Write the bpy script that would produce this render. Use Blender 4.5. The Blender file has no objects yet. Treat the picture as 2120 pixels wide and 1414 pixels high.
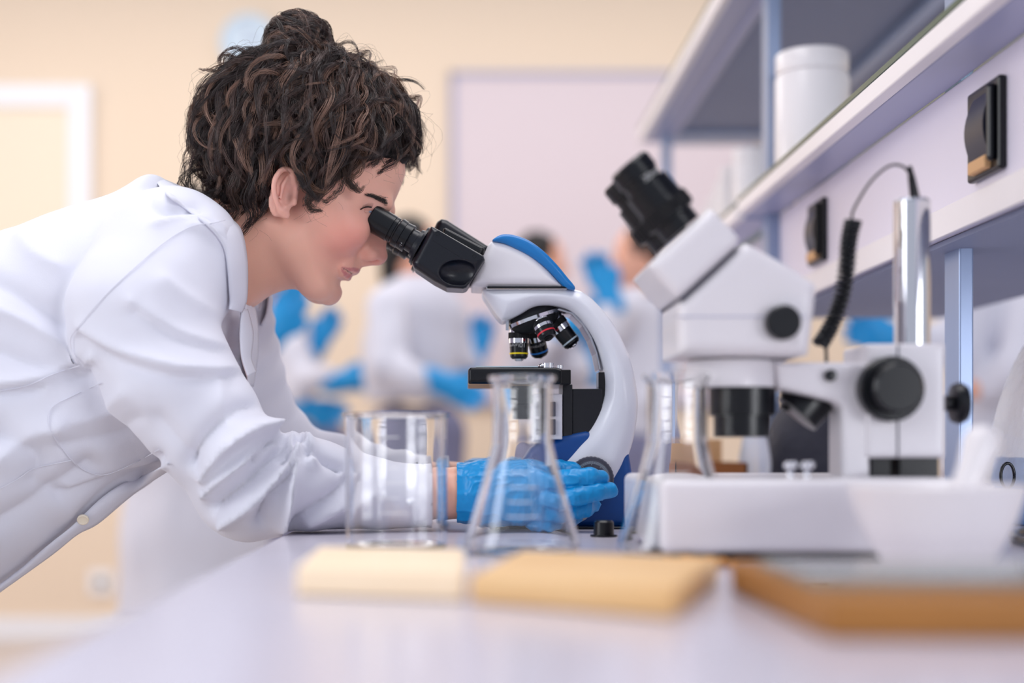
import bpy, bmesh, math, random
import numpy as np
from mathutils import Vector, Matrix

random.seed(7); RNG = np.random.default_rng(7)
SC = bpy.context.scene
COL = SC.collection

# ------------------------------------------------------------------ camera, world, lights, exposure
FPX = 50.0 / 36.0 * 2120      # focal length in pixels
VX, VY = 962.0, 922.0         # where the bench lines meet (measured)
ZT = 0.80                     # bench top above the floor
ZC = ZT + 0.084               # camera height
YF = 1.472                    # focus distance

cam_d = bpy.data.cameras.new('camera'); cam = bpy.data.objects.new('camera', cam_d); COL.objects.link(cam)
cam.location = (0, 0, ZC); cam.rotation_euler = (math.pi/2, 0, 0)
cam_d.lens = 50; cam_d.sensor_width = 36; cam_d.clip_start = 0.02; cam_d.clip_end = 50
cam_d.shift_x = (1060 - VX) / 2120; cam_d.shift_y = (VY - 707) / 2120
cam_d.dof.use_dof = True; cam_d.dof.focus_distance = 1.405; cam_d.dof.aperture_fstop = 1.95
SC.camera = cam
SC.view_settings.view_transform = 'Standard'; SC.view_settings.look = 'None'
SC.view_settings.gamma = 1; SC.view_settings.use_curve_mapping = False
SC.view_settings.exposure = 0.24

wd = bpy.data.worlds.new('world'); SC.world = wd; wd.use_nodes = True
wb = wd.node_tree.nodes['Background']; wb.inputs[0].default_value = (0.82, 0.87, 1.0, 1); wb.inputs[1].default_value = 0.58

def area(name, loc, target, sx, sy, power, color):
    l = bpy.data.lights.new(name, 'AREA'); l.shape = 'RECTANGLE'; l.size = sx; l.size_y = sy
    l.energy = power; l.color = color
    o = bpy.data.objects.new(name, l); COL.objects.link(o); o.location = loc
    o.rotation_euler = (Vector(target) - Vector(loc)).to_track_quat('-Z', 'Y').to_euler()
    return o
WINS = [((-2.3, .2, 1.5), (-.05, 1.1, 1.5), 1.05, 1.6), ((1.55, -.9, 1.5), (.05, 1.1, 1.5), .9, 1.5)]
for (c_, t_, w_, h_), p_ in zip(WINS, (25, 36)):
    area('window_light', c_, t_, w_, h_, p_, (0.94, 0.96, 1.0))
area('ceiling_light', (0.2, 1.3, 3.1), (0.2, 1.3, 0), 2.4, 1.2, 31, (1.0, 0.97, 0.98))
area('ceiling_light', (-0.3, 4.7, 3.1), (-0.3, 4.9, 0), 5.0, 2.0, 54, (1.0, 0.93, 0.88))
area('window_light', (-3.7, 3.8, 1.9), (0, 3.6, 1.2), 2.6, 1.9, 34, (1.0, 0.95, 0.93))

# ------------------------------------------------------------------ helpers
def P(px, py, Y=YF):
    """metres in the room for a spot measured on the photograph, standing Y metres from the camera"""
    return Vector(((px - VX) * Y / FPX, Y, ZC + (VY - py) * Y / FPX))
def L(px, Y=YF): return px * Y / FPX
def benchY(py): return 0.084 * FPX / (py - VY)

def lin(h):
    h = h.lstrip('#'); c = [int(h[i:i+2], 16) / 255 for i in (0, 2, 4)]
    return tuple(((v/12.92) if v <= .04045 else ((v + .055)/1.055)**2.4) for v in c)

def M(name, col, rough=.5, metal=0, coat=0, trans=0, sss=0, spec=.5, bump=None, ior=1.45, var=None, attr=None, sheen=0, alpha=1):
    m = bpy.data.materials.new(name); m.use_nodes = True
    nt = m.node_tree; b = nt.nodes['Principled BSDF']
    if isinstance(col, str): col = lin(col)
    b.inputs['Base Color'].default_value = (*col, 1)
    b.inputs['Roughness'].default_value = rough; b.inputs['Metallic'].default_value = metal
    b.inputs['Coat Weight'].default_value = coat; b.inputs['Coat Roughness'].default_value = .08
    b.inputs['Transmission Weight'].default_value = trans
    b.inputs['Specular IOR Level'].default_value = spec; b.inputs['IOR'].default_value = ior
    b.inputs['Alpha'].default_value = alpha
    if sheen: b.inputs['Sheen Weight'].default_value = sheen
    if sss:
        b.inputs['Subsurface Weight'].default_value = sss
        b.inputs['Subsurface Radius'].default_value = (1.0, .35, .2); b.inputs['Subsurface Scale'].default_value = .006
    if var:   # (scale, other colour): soft procedural colour variation of the thing itself
        n = nt.nodes.new('ShaderNodeTexNoise'); n.inputs['Scale'].default_value = var[0]; n.inputs['Detail'].default_value = 4
        tc = nt.nodes.new('ShaderNodeTexCoord'); nt.links.new(tc.outputs['Object'], n.inputs['Vector'])
        mp = nt.nodes.new('ShaderNodeMapping')
        if len(var) > 2: mp.inputs['Scale'].default_value = var[2]
        nt.links.new(tc.outputs['Object'], mp.inputs[0]); nt.links.new(mp.outputs[0], n.inputs['Vector'])
        mx = nt.nodes.new('ShaderNodeMix'); mx.data_type = 'RGBA'
        mx.inputs['A'].default_value = (*col, 1); c2 = lin(var[1]) if isinstance(var[1], str) else var[1]
        mx.inputs['B'].default_value = (*c2, 1)
        nt.links.new(n.outputs['Fac'], mx.inputs['Factor']); nt.links.new(mx.outputs['Result'], b.inputs['Base Color'])
    if attr:
        a = nt.nodes.new('ShaderNodeAttribute'); a.attribute_name = attr; nt.links.new(a.outputs['Color'], b.inputs['Base Color'])
    if bump:
        n = nt.nodes.new('ShaderNodeTexNoise'); n.inputs['Scale'].default_value = bump[0]; n.inputs['Detail'].default_value = 5
        tc = nt.nodes.new('ShaderNodeTexCoord'); nt.links.new(tc.outputs['Object'], n.inputs['Vector'])
        bp = nt.nodes.new('ShaderNodeBump'); bp.inputs['Strength'].default_value = bump[1]; bp.inputs['Distance'].default_value = bump[2]
        nt.links.new(n.outputs['Fac'], bp.inputs['Height']); nt.links.new(bp.outputs['Normal'], b.inputs['Normal'])
    return m

MAT = dict(
    wall=M('wall_paint', '#ecd9c3', .8, bump=(30, .1, .004)),
    floor=M('floor_tiles', '#c9beb8', .5, var=(3, '#d0c6c0')),
    bench=M('bench_laminate', '#c9c4d0', .22, spec=.55),
    white=M('white_gloss', '#e9eaf2', .28, coat=.35),
    whitewarm=M('white_enamel', '#e8e4e8', .35, coat=.2),
    black=M('black_plastic', '#05070f', .28, coat=.1, spec=.4),
    blackmat=M('black_rubber', '#08080d', .5, spec=.35),
    blacktex=M('black_satin_paint', '#090c18', .3, bump=(900, .15, .0004)),
    chrome=M('chrome', '#d8d8de', .1, 1),
    steel=M('brushed_steel', '#b9bcc6', .25, 1),
    blue=M('blue_plastic', '#0071b8', .35, coat=.2),
    navy=M('dark_blue_plastic', '#064a94', .4),
    glass=M('clear_glass', (1, 1, 1), 0.0, trans=1, ior=1.45),
    shelfglass=M('green_edge_glass', (.55, .62, .60), .02, trans=.85, ior=1.2),
    skin=M('skin', '#dba890', .42, sss=.25, attr='tone', bump=(500, .12, .0006)),
    skin2=M('skin_warm', '#e0a58c', .5),
    coat=M('white_cotton', '#dddde8', .85, bump=(1400, .35, .0004), sheen=.15),
    coatbg=M('pale_cotton', '#d0d0dc', .9),
    glove=M('blue_nitrile', '#0a90d2', .34, bump=(120, .2, .001), spec=.5),
    hair=M('hair_brown', (.05, .03, .02), .36, attr='tone', spec=.6),
    hairdark=M('hair_dark', '#0c090b', .6),
    trousers=M('grey_cloth', '#7c7c98', .9),
    tan=M('tan_wood', '#f0cd9a', .5, var=(9, '#d9a35e', (1, 1, 8))),
    tanpale=M('pale_wood', '#fbe6c8', .5, var=(9, '#f4d9b4', (1, 1, 8))),
    tanshade=M('shaded_honey_wood', '#a87030', .5, var=(9, '#8a5820', (1, 1, 8))),  # honey wood darkened to carry the shade on the right board's front
    edge=M('glass_edge_green', '#3a5646', .2),
    lid=M('dark_lid', '#2b2c3a', .35),
    brown=M('brown_card', '#8a5228', .8), card=M('tan_card', '#d3a678', .8),
    ceramic=M('white_porcelain', '#e9e4e6', .3, coat=.3),
    shelfmetal=M('lilac_grey_metal', '#a2a5c2', .35), railwhite=M('white_rail', '#efe9ea', .4),
    post=M('blue_grey_metal', '#93a3c2', .3, .3), panel=M('white_laminate', '#e6e0ee', .35),
    greyglass=M('smoked_shelf', '#858ca6', .5, spec=.15, var=(2, '#9096ab')),
    hairbrown=M('hair_light_brown', '#3d2a24', .6),
    yellow=M('yellow_paint', '#ffe000', .4), red=M('red_paint', '#e02c3c', .4), bluepaint=M('light_blue_paint', '#2f86e0', .4),
    silver=M('silver_paint', '#cfe0ea', .4), whitepaint=M('white_paint', '#f4f4f4', .5), grey=M('dial_grey', '#4a4a58', .4),
    board=M('whiteboard_face', '#dacdd3', .4), sclera=M('sclera', '#8e93a6', .2), lashline=M('lash_line', '#120a0c', .5),
    clock=M('clock_face', '#cfe0ee', .4), frame=M('white_frame', '#f2f3f8', .4),
    greybag=M('dark_fabric', '#34343f', .7, bump=(60, .5, .01)), plastic=M('clear_plastic_sheet', (.9, .93, 1), .25, trans=.55, ior=1.1, bump=(25, .6, .01)),
    seed=M('seed', '#c98a45', .6), cream=M('cream_plastic', '#f0e4cf', .35), lip=M('lip', '#b0606a', .4),
)

def finish(me, mats, smooth=True):
    for m in (mats if isinstance(mats, (list, tuple)) else [mats]):
        me.materials.append(MAT[m] if isinstance(m, str) else m)
    if smooth and len(me.polygons): me.polygons.foreach_set('use_smooth', [True] * len(me.polygons))
    me.update()

ORG = {}
def thing(name, loc, label, cat, group=None):
    o = bpy.data.objects.new(name, None); o.empty_display_size = .02; COL.objects.link(o); o.location = loc
    ORG[o.name] = Vector(loc); tagit(o, label, cat, group); return o
def tagit(o, label, cat, group=None):
    o['label'] = label; o['category'] = cat
    if group: o['group'] = group
    return o
def origin_of(parent):
    while parent is not None and parent.name not in ORG: parent = parent.parent
    return ORG[parent.name] if parent else Vector((0, 0, 0))

def link(name, me, parent=None, loc=None):
    """me holds world coordinates; the object origin becomes the thing's base (or loc)"""
    o = bpy.data.objects.new(name, me); COL.objects.link(o)
    if parent is not None:
        me.transform(Matrix.Translation(-origin_of(parent))); o.parent = parent
    elif loc is not None:
        me.transform(Matrix.Translation(-Vector(loc))); o.location = loc; ORG[o.name] = Vector(loc)
    return o
def struct(o): o['kind'] = 'structure'; return o

class MB:
    def __init__(s): s.v = []; s.f = []
    def add(s, vs, fs):
        n = len(s.v); s.v += [tuple(p) for p in vs]; s.f += [tuple(i + n for i in f) for f in fs]; return s
    def box(s, a, b, rot=None, piv=None):
        x0, y0, z0 = a; x1, y1, z1 = b
        vs = [Vector(p) for p in [(x0,y0,z0),(x1,y0,z0),(x1,y1,z0),(x0,y1,z0),(x0,y0,z1),(x1,y0,z1),(x1,y1,z1),(x0,y1,z1)]]
        if rot is not None:
            piv = Vector(piv) if piv is not None else (Vector(a)+Vector(b))/2
            vs = [rot @ (p - piv) + piv for p in vs]
        return s.add(vs, [(0,3,2,1),(4,5,6,7),(0,1,5,4),(1,2,6,5),(2,3,7,6),(3,0,4,7)])
    def lathe(s, prof, org, axis=(0,0,1), seg=48, cap=True, flute=0, fl=0):
        """prof: (distance along axis, radius)"""
        org = Vector(org); ax = Vector(axis).normalized()
        e1 = ax.orthogonal().normalized(); e2 = ax.cross(e1)
        vs = []; fs = []
        for (t, r) in prof:
            for k in range(seg):
                a = 2*math.pi*k/seg; rr = r * (1 + (fl if k % 2 else 0)) if flute else r
                vs.append(org + ax*t + (e1*math.cos(a) + e2*math.sin(a))*rr)
        n = len(prof)
        for i in range(n-1):
            for k in range(seg):
                k2 = (k+1) % seg; fs.append((i*seg+k, i*seg+k2, (i+1)*seg+k2, (i+1)*seg+k))
        if cap:
            fs.append(tuple(range(seg))[::-1]); fs.append(tuple((n-1)*seg+k for k in range(seg)))
        return s.add(vs, fs)
    def cyl(s, a, b, r, r2=None, seg=32):
        a = Vector(a); b = Vector(b); r2 = r if r2 is None else r2
        return s.lathe([(0, r), ((b-a).length, r2)], a, b-a, seg)
    def tube(s, pts, r, seg=8, closed=False):
        pts = [Vector(p) for p in pts]; n = len(pts); vs = []; fs = []
        rs = r if isinstance(r, (list, tuple)) else [r]*n
        up = None
        for i, p in enumerate(pts):
            t = (pts[(i+1) % n] - pts[i-1]) if closed else (pts[min(i+1, n-1)] - pts[max(i-1, 0)])
            t.normalize()
            if up is None: up = t.orthogonal().normalized()
            up = (up - t*up.dot(t)).normalized(); e2 = t.cross(up)
            for k in range(seg):
                a = 2*math.pi*k/seg; vs.append(p + (up*math.cos(a) + e2*math.sin(a))*rs[i])
        for i in range(n if closed else n-1):
            j = (i+1) % n
            for k in range(seg):
                k2 = (k+1) % seg; fs.append((i*seg+k, i*seg+k2, j*seg+k2, j*seg+k))
        if not closed:
            fs.append(tuple(range(seg))[::-1]); fs.append(tuple((n-1)*seg+k for k in range(seg)))
        return s.add(vs, fs)
    def sphere(s, c, r, seg=20, rings=12):
        c = Vector(c); rx, ry, rz = r if isinstance(r, (tuple, list)) else (r, r, r); vs = [c + Vector((0,0,-rz))]; fs = []
        for i in range(1, rings):
            a = -math.pi/2 + math.pi*i/rings
            for k in range(seg):
                b = 2*math.pi*k/seg; vs.append(c + Vector((rx*math.cos(a)*math.cos(b), ry*math.cos(a)*math.sin(b), rz*math.sin(a))))
        vs.append(c + Vector((0,0,rz)))
        for k in range(seg): fs.append((0, 1+(k+1) % seg, 1+k))
        for i in range(rings-2):
            for k in range(seg):
                k2 = (k+1) % seg; fs.append((1+i*seg+k, 1+i*seg+k2, 1+(i+1)*seg+k2, 1+(i+1)*seg+k))
        t = len(vs)-1; b0 = 1+(rings-2)*seg
        for k in range(seg): fs.append((b0+k, b0+(k+1) % seg, t))
        return s.add(vs, fs)
    def prism(s, outline, y0, y1):
        n = len(outline); vs = [Vector((p[0], y0, p[1])) for p in outline] + [Vector((p[0], y1, p[1])) for p in outline]
        fs = [tuple(range(n)), tuple(range(n, 2*n))[::-1]] + [(i, i+n, (i+1) % n+n, (i+1) % n) for i in range(n)]
        return s.add(vs, fs)
    def build(s, name, mats, parent=None, loc=None, smooth=False, bevel=0, seg=3, auto=None):
        me = bpy.data.meshes.new(name); me.from_pydata(s.v, [], s.f)
        bm = bmesh.new(); bm.from_mesh(me); bmesh.ops.recalc_face_normals(bm, faces=bm.faces); bm.to_mesh(me); bm.free()
        finish(me, mats, smooth)
        if auto: 
            try: me.set_sharp_from_angle(angle=math.radians(auto))
            except Exception: pass
        o = link(name, me, parent, loc)
        if bevel:
            md = o.modifiers.new('bevel', 'BEVEL'); md.width = bevel; md.segments = seg; md.limit_method = 'ANGLE'; md.angle_limit = math.radians(40)
        return o

def cat(pts, n=6, closed=False):
    """Catmull-Rom through points of any dimension"""
    pts = [np.array(p, float) for p in pts]; N = len(pts); out = []
    rng = range(N) if closed else range(N-1)
    for i in rng:
        if closed: p0, p1, p2, p3 = pts[i-1], pts[i], pts[(i+1) % N], pts[(i+2) % N]
        else: p0, p1, p2, p3 = pts[max(i-1, 0)], pts[i], pts[i+1], pts[min(i+2, N-1)]
        for k in range(n):
            t = k/n; out.append(.5*((2*p1) + (-p0+p2)*t + (2*p0-5*p1+4*p2-p3)*t*t + (-p0+3*p1-3*p2+p3)*t**3))
    if not closed: out.append(pts[-1])
    return out

# ---- signed-distance modelling, meshed with surface nets
class G:
    def __init__(s, lo, hi, h):
        s.lo = np.array(lo, float); s.h = h; n = np.ceil((np.array(hi)-s.lo)/h).astype(int)+1; s.n = n
        ax = [s.lo[i] + h*np.arange(n[i]) for i in range(3)]
        s.x, s.y, s.z = [a.astype(np.float32) for a in (ax[0][:, None, None], ax[1][None, :, None], ax[2][None, None, :])]
        s.yy = s.y; s.F = np.full(tuple(n), 9., np.float32)
    def mirror(s, yc): s.yy = (yc - np.abs(s.y - yc)).astype(np.float32); return s
    def cap(s, a, b, ra, rb, fy=1.0):
        a = np.array(a, np.float32); b = np.array(b, np.float32); ba = b-a; ba2 = float(ba@ba) + 1e-12
        px, py, pz = s.x-a[0], s.yy-a[1], s.z-a[2]
        t = np.clip((px*ba[0] + py*ba[1] + pz*ba[2])/ba2, 0, 1)
        return np.sqrt((px-t*ba[0])**2 + ((py-t*ba[1])*fy)**2 + (pz-t*ba[2])**2) - (ra + (rb-ra)*t)
    def ell(s, c, r, pitch=0, yaw=0):
        """pitch turns the local x axis downwards (radians) in the xz plane; yaw then about z"""
        px, py, pz = s.x-c[0], s.yy-c[1], s.z-c[2]
        if yaw: cy, sy = math.cos(yaw), math.sin(yaw); px, py = cy*px+sy*py, -sy*px+cy*py
        cp, sp = math.cos(pitch), math.sin(pitch)
        f = cp*px - sp*pz; u = sp*px + cp*pz
        k0 = np.sqrt((f/r[0])**2 + (py/r[1])**2 + (u/r[2])**2); k1 = np.sqrt((f/r[0]**2)**2 + (py/r[1]**2)**2 + (u/r[2]**2)**2) + 1e-9
        return k0*(k0-1)/k1
    def chain(s, pts, k=.01, fy=1.0):
        """pts: (Vector, radius)"""
        d = None
        for (a, ra), (b, rb) in zip(pts[:-1], pts[1:]):
            c = s.cap(a, b, ra, rb, fy); d = c if d is None else smin(d, c, k)
        return d
    def add(s, d, k=.0): s.F = smin(s.F, d, k) if k else np.minimum(s.F, d); return s
    def sub(s, d, k=.004): s.F = -smin(-s.F, d, k); return s
    def poly2(s, pts):
        """signed distance to a closed outline (x,z), negative inside; 2-D array (nx,1,nz)"""
        X = s.x[:, 0, 0][:, None]; Z = s.z[0, 0, :][None, :]
        d = np.full((X.shape[0], Z.shape[1]), 1e9); ins = np.zeros(d.shape, bool); n = len(pts)
        for i in range(n):
            ax, az = pts[i]; bx, bz = pts[(i+1) % n]; ex, ez = bx-ax, bz-az
            t = np.clip(((X-ax)*ex + (Z-az)*ez)/(ex*ex+ez*ez+1e-12), 0, 1)
            d = np.minimum(d, (X-ax-t*ex)**2 + (Z-az-t*ez)**2)
            if abs(ez) > 1e-12: ins ^= ((az > Z) != (bz > Z)) & (X < ex*(Z-az)/ez + ax)
        d = np.sqrt(d); return np.where(ins, -d, d).astype(np.float32)[:, None, :]
    def extr(s, pts, yc, hw, r):
        d = s.poly2(pts) + r; q = np.abs(s.y - yc) - hw + r
        return np.minimum(np.maximum(d, q), 0) + np.sqrt(np.maximum(d, 0)**2 + np.maximum(q, 0)**2) - r
    def pillow(s, pts, yc, W, R, p=2.0):
        d = -s.poly2(pts); t = np.clip(d/R, -1, 1)
        q = np.where(t > 0, 1-(1-t)**p, p*t)            # -..1
        Q = (W*W)*q
        Fv = (s.y-yc)**2 - Q
        Wm = float(np.max(W)) if hasattr(W, 'shape') else W
        return (Fv/(2*Wm)).astype(np.float32)
def smin(a, b, k):
    h = np.clip(.5 + .5*(b-a)/k, 0, 1); return b + (a-b)*h - k*h*(1-h)

def nets(F, lo, h):
    F = np.where(np.abs(F) < 1e-7, 1e-7, F); S = F < 0; n = np.array(F.shape)
    c = tuple(n-1)
    cnt = np.zeros(c, np.float32); acc = np.zeros(c + (3,), np.float32)
    sl = lambda o, ax: slice(o, o + c[ax])
    offs = [(i, j, k) for i in (0, 1) for j in (0, 1) for k in (0, 1)]
    anyin = np.zeros(c, bool); allin = np.ones(c, bool)
    for o in offs:
        v = S[sl(o[0],0), sl(o[1],1), sl(o[2],2)]; anyin |= v; allin &= v
    act = anyin & ~allin; idx = np.argwhere(act); vid = -np.ones(c, np.int64); vid[act] = np.arange(len(idx))
    I = idx; pos = np.zeros((len(I), 3)); w = np.zeros(len(I))
    for o in offs:
        for ax in range(3):
            if o[ax]: continue
            o2 = list(o); o2[ax] = 1
            a = F[I[:,0]+o[0], I[:,1]+o[1], I[:,2]+o[2]]; b = F[I[:,0]+o2[0], I[:,1]+o2[1], I[:,2]+o2[2]]
            m = (a < 0) != (b < 0); t = np.where(m, a/(a-b+1e-20), 0)
            p = np.tile(np.array(o, float), (len(I), 1)); p[:, ax] += t
            pos += p*m[:, None]; w += m
    V = (I + pos/w[:, None])*h + lo
    Q = []
    for ax in range(3):
        u, v = (ax+1) % 3, (ax+2) % 3
        a = [slice(None)]*3; b = [slice(None)]*3; a[ax] = slice(0, -1); b[ax] = slice(1, None)
        ch = np.argwhere(S[tuple(a)] != S[tuple(b)])
        ch = ch[(ch[:, u] > 0) & (ch[:, v] > 0) & (ch[:, u] < n[u]-1) & (ch[:, v] < n[v]-1)]
        if not len(ch): continue
        ins = S[ch[:,0], ch[:,1], ch[:,2]]
        def cell(du, dv):
            q = ch.copy(); q[:, u] -= du; q[:, v] -= dv; return vid[q[:,0], q[:,1], q[:,2]]
        quad = np.stack([cell(1,1), cell(0,1), cell(0,0), cell(1,0)], 1)
        quad[~ins] = quad[~ins][:, ::-1]; Q.append(quad)
    return V, np.concatenate(Q)

def relax(V, Q, it=2, lam=.5):
    n = len(V); E = np.concatenate([Q[:, [0,1]], Q[:, [1,2]], Q[:, [2,3]], Q[:, [3,0]]]); E = np.concatenate([E, E[:, ::-1]])
    deg = np.bincount(E[:,0], minlength=n)[:, None] + 1e-9
    for k in range(it):
        a = np.stack([np.bincount(E[:,0], V[E[:,1], i], n) for i in range(3)], 1)/deg
        V = V + (a-V)*(lam if k % 2 == 0 else -lam*.9)
    return V
def vnormals(V, Q):
    a, b, c, d = (V[Q[:, i]] for i in range(4)); N = np.cross(c-a, d-b); out = np.zeros_like(V)
    for i in range(4):
        for k in range(3): out[:, k] += np.bincount(Q[:, i], N[:, k], len(V))
    return out/(np.linalg.norm(out, axis=1)[:, None]+1e-12)
def mesh_np(name, V, Q, mats, smooth=True):
    me = bpy.data.meshes.new(name); nf, k = Q.shape
    me.vertices.add(len(V)); me.vertices.foreach_set('co', V.astype(np.float32).ravel())
    me.loops.add(nf*k); me.loops.foreach_set('vertex_index', Q.astype(np.int32).ravel())
    me.polygons.add(nf); me.polygons.foreach_set('loop_start', (np.arange(nf)*k).astype(np.int32))
    me.update(calc_edges=True); finish(me, mats, smooth); return me
def tone(me, C):
    a = me.color_attributes.new('tone', 'FLOAT_COLOR', 'POINT')
    a.data.foreach_set('color', np.concatenate([C, np.ones((len(C), 1))], 1).astype(np.float32).ravel())
def sdf_obj(name, g, mats, parent=None, loc=None, it=4, fn=None, keep_tone=None):
    V, Q = nets(g.F, g.lo, g.h); V = relax(V, Q, it)
    if fn is not None: V = fn(V, Q)
    me = mesh_np(name, V, Q, mats)
    if keep_tone is not None: tone(me, keep_tone(V))
    return link(name, me, parent, loc)
def vnoise(Pn, scale, seed=0):
    """smooth value noise in -1..1"""
    r = np.random.default_rng(seed).random(4096)*2-1; q = Pn*scale + 100; i = np.floor(q).astype(int); f = q-i; f = f*f*(3-2*f)
    def hsh(a, b, c): return r[(a*73856093 ^ b*19349663 ^ c*83492791) & 4095]
    o = 0
    for a in (0,1):
        for b in (0,1):
            for c in (0,1):
                w = (f[:,0] if a else 1-f[:,0])*(f[:,1] if b else 1-f[:,1])*(f[:,2] if c else 1-f[:,2])
                o = o + w*hsh(i[:,0]+a, i[:,1]+b, i[:,2]+c)
    return o
def xz(pts, Y=YF): return [(P(a, b, Y).x, P(a, b, Y).z) for a, b in pts]
def housing(name, pts, yc, hw, r, mats, parent, Y=None, h=.0014, n=5, it=2, fn=None, closed=True):
    """rounded solid with the side outline pts (px) and half width hw"""
    o = xz(pts, Y or yc)
    if n: o = [tuple(p) for p in cat(o, n, True)]
    o = np.array(o); lo = (o[:,0].min()-.006, yc-hw-.005, o[:,1].min()-.006); hi = (o[:,0].max()+.006, yc+hw+.005, o[:,1].max()+.006)
    g = G(lo, hi, h); g.F = g.extr([tuple(p) for p in o], yc, hw, r)
    if fn: fn(g)
    return sdf_obj(name, g, mats, parent, it=it)
def text_on(body, size, Mx, mat_, name, parent, extr=.0001):
    c = bpy.data.curves.new('lettering', 'FONT'); c.body = body; c.size = size; c.extrude = extr; c.align_x = 'CENTER'; c.align_y = 'CENTER'
    o = bpy.data.objects.new('lettering', c); COL.objects.link(o)
    bpy.context.view_layer.update(); dg = bpy.context.evaluated_depsgraph_get(); me = bpy.data.meshes.new_from_object(o.evaluated_get(dg))
    bpy.data.objects.remove(o); bpy.data.curves.remove(c)
    return me
# ------------------------------------------------------------------ the room
YW = 6.5
def sbox(name, a, b, m, bevel=0):
    return struct(MB().box(a, b).build(name, m, bevel=bevel))
sbox('floor', (-4, -2.5, -.05), (4.2, YW+.1, 0), 'floor')
sbox('wall_back', (-4, YW, 0), (4.2, YW+.12, 3.3), 'wall')
sbox('wall_left', (-4.12, 0.2, 0), (-4, YW+.12, 3.3), 'wall')
sbox('wall_right', (4.2, 1.0, 0), (4.32, YW+.12, 3.3), 'wall')
sbox('baseboard_back', (-4, YW-.02, 0), (4.2, YW, .10), 'frame')
# framed cream board on the far wall, cut by the left edge of the picture
dr = P(193, 180, YW); dl = P(-330, 180, YW); zb_ = P(0, 760, YW).z; t = L(46, YW)
wp_ = thing('wall_panel', (dl.x+.6, YW, zb_), 'cream panel in a wide white frame on the wall behind the woman back', 'wall panel')
m_ = MB(); m_.box((dr.x-t, YW-.05, zb_), (dr.x, YW-.001, dr.z)).box((dl.x, YW-.05, zb_), (dl.x+t, YW-.001, dr.z)).box((dl.x+t, YW-.05, dr.z-t), (dr.x-t, YW-.001, dr.z)).box((dl.x+t, YW-.05, zb_), (dr.x-t, YW-.001, zb_+t))
m_.build('frame', 'frame', wp_, bevel=.006)
MB().box((dl.x+t, YW-.03, zb_+t), (dr.x-t, YW-.001, dr.z-t)).build('inner_panel', 'cream', wp_)

# whiteboard, clock, wall socket
a = P(932, 152, YW); b = P(1560, 840, YW)
wbd = thing('whiteboard', (a.x, YW, b.z), 'large white wall board with thin frame behind the people', 'whiteboard')
MB().box((a.x+.02, YW-.025, b.z+.02), (b.x-.02, YW-.002, a.z-.02)).build('writing_surface', 'board', wbd)
MB().box((a.x, YW-.035, b.z), (a.x+.022, YW-.002, a.z)).box((b.x-.022, YW-.035, b.z), (b.x, YW-.002, a.z)).box((a.x, YW-.035, a.z-.022), (b.x, YW-.002, a.z)).box((a.x, YW-.035, b.z), (b.x, YW-.002, b.z+.022)).build('frame', 'shelfmetal', wbd, bevel=.003)
c = P(515, 88, YW-.03)
ck = thing('wall_clock', (c.x, YW, c.z-.135), 'round pale blue wall clock behind the hair bun', 'clock')
MB().lathe([(0, .118), (.03, .122), (.04, .13), (.045, .128), (.045, .11), (.032, .11)], (c.x, YW-.001, c.z), (0,-1,0)).build('rim', 'clock', ck, smooth=True, auto=40)
MB().cyl((c.x, YW-.03, c.z), (c.x, YW-.034, c.z), .112).build('dial', 'clock', ck)
MB().box((c.x-.003, YW-.039, c.z), (c.x+.003, YW-.036, c.z+.08)).build('hand', 'shelfmetal', ck)
MB().box((c.x, YW-.041, c.z-.004), (c.x+.055, YW-.038, c.z+.004)).build('hand', 'shelfmetal', ck)
c = P(210, 1206, YW)
so = thing('wall_socket', (c.x, YW, c.z-.05), 'white square power socket low on the cream wall', 'socket')
MB().box((c.x-.055, YW-.014, c.z-.055), (c.x+.055, YW-.001, c.z+.055)).build('plate', 'frame', so, bevel=.006)
MB().lathe([(0, .026), (.004, .024), (.004, .02), (-.004, .018)], (c.x, YW-.014, c.z), (0,-1,0), 24).build('outlet', 'cream', so, smooth=True, auto=40)

# ------------------------------------------------------------------ bench with its service spine and shelves
XL = -(VX-620)/(1090-VY)*0.084
bn = thing('lab_bench', (.4, 1.6, 0), 'long pale grey lab bench that fills the foreground', 'bench')
MB().box((XL, -.35, ZT-.035), (1.25, 3.45, ZT)).build('worktop', 'bench', bn, bevel=.004)
for x in (XL+.08, 1.13):
    for y in (-.2, 1.6, 3.3):
        MB().box((x, y, 0), (x+.05, y+.05, ZT-.035)).build('leg', 'post', bn, bevel=.003)
MB().box((XL+.1, -.15, ZT-.1), (1.1, 3.3, ZT-.035)).build('under_frame', 'post', bn, bevel=.003)

XP = .47; Z0 = ZC+.206; Z1 = ZC+.346; XB = .749
sp = thing('service_spine', (XP+.14, 1.4, Z0), 'white raised service channel with black sockets under the shelf', 'service panel')
MB().box((XP, .25, Z0), (XB, 2.235, Z1)).build('panel_box', 'panel', sp, bevel=.003)
MB().box((XP-.004, .25, Z0-.002), (XP, 2.2, Z0+.026)).build('edge_strip', 'railwhite', sp, bevel=.001)
MB().box((XP+.01, .25, Z0-.006), (XB, 2.24, Z0-.001)).build('underside', 'greyglass', sp)
sp2 = thing('service_spine', (XP+.14, 2.8, Z0), 'farther white service channel beyond the first shelf post', 'service panel')
MB().box((XP+.02, 2.29, Z0+.03), (XP+.08, 3.25, Z1)).build('panel_box', 'panel', sp2, bevel=.003)
MB().box((XP+.02, 2.285, Z0+.02), (XP+.08, 3.25, Z0+.03)).build('underside', 'shelfmetal', sp2)

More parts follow.
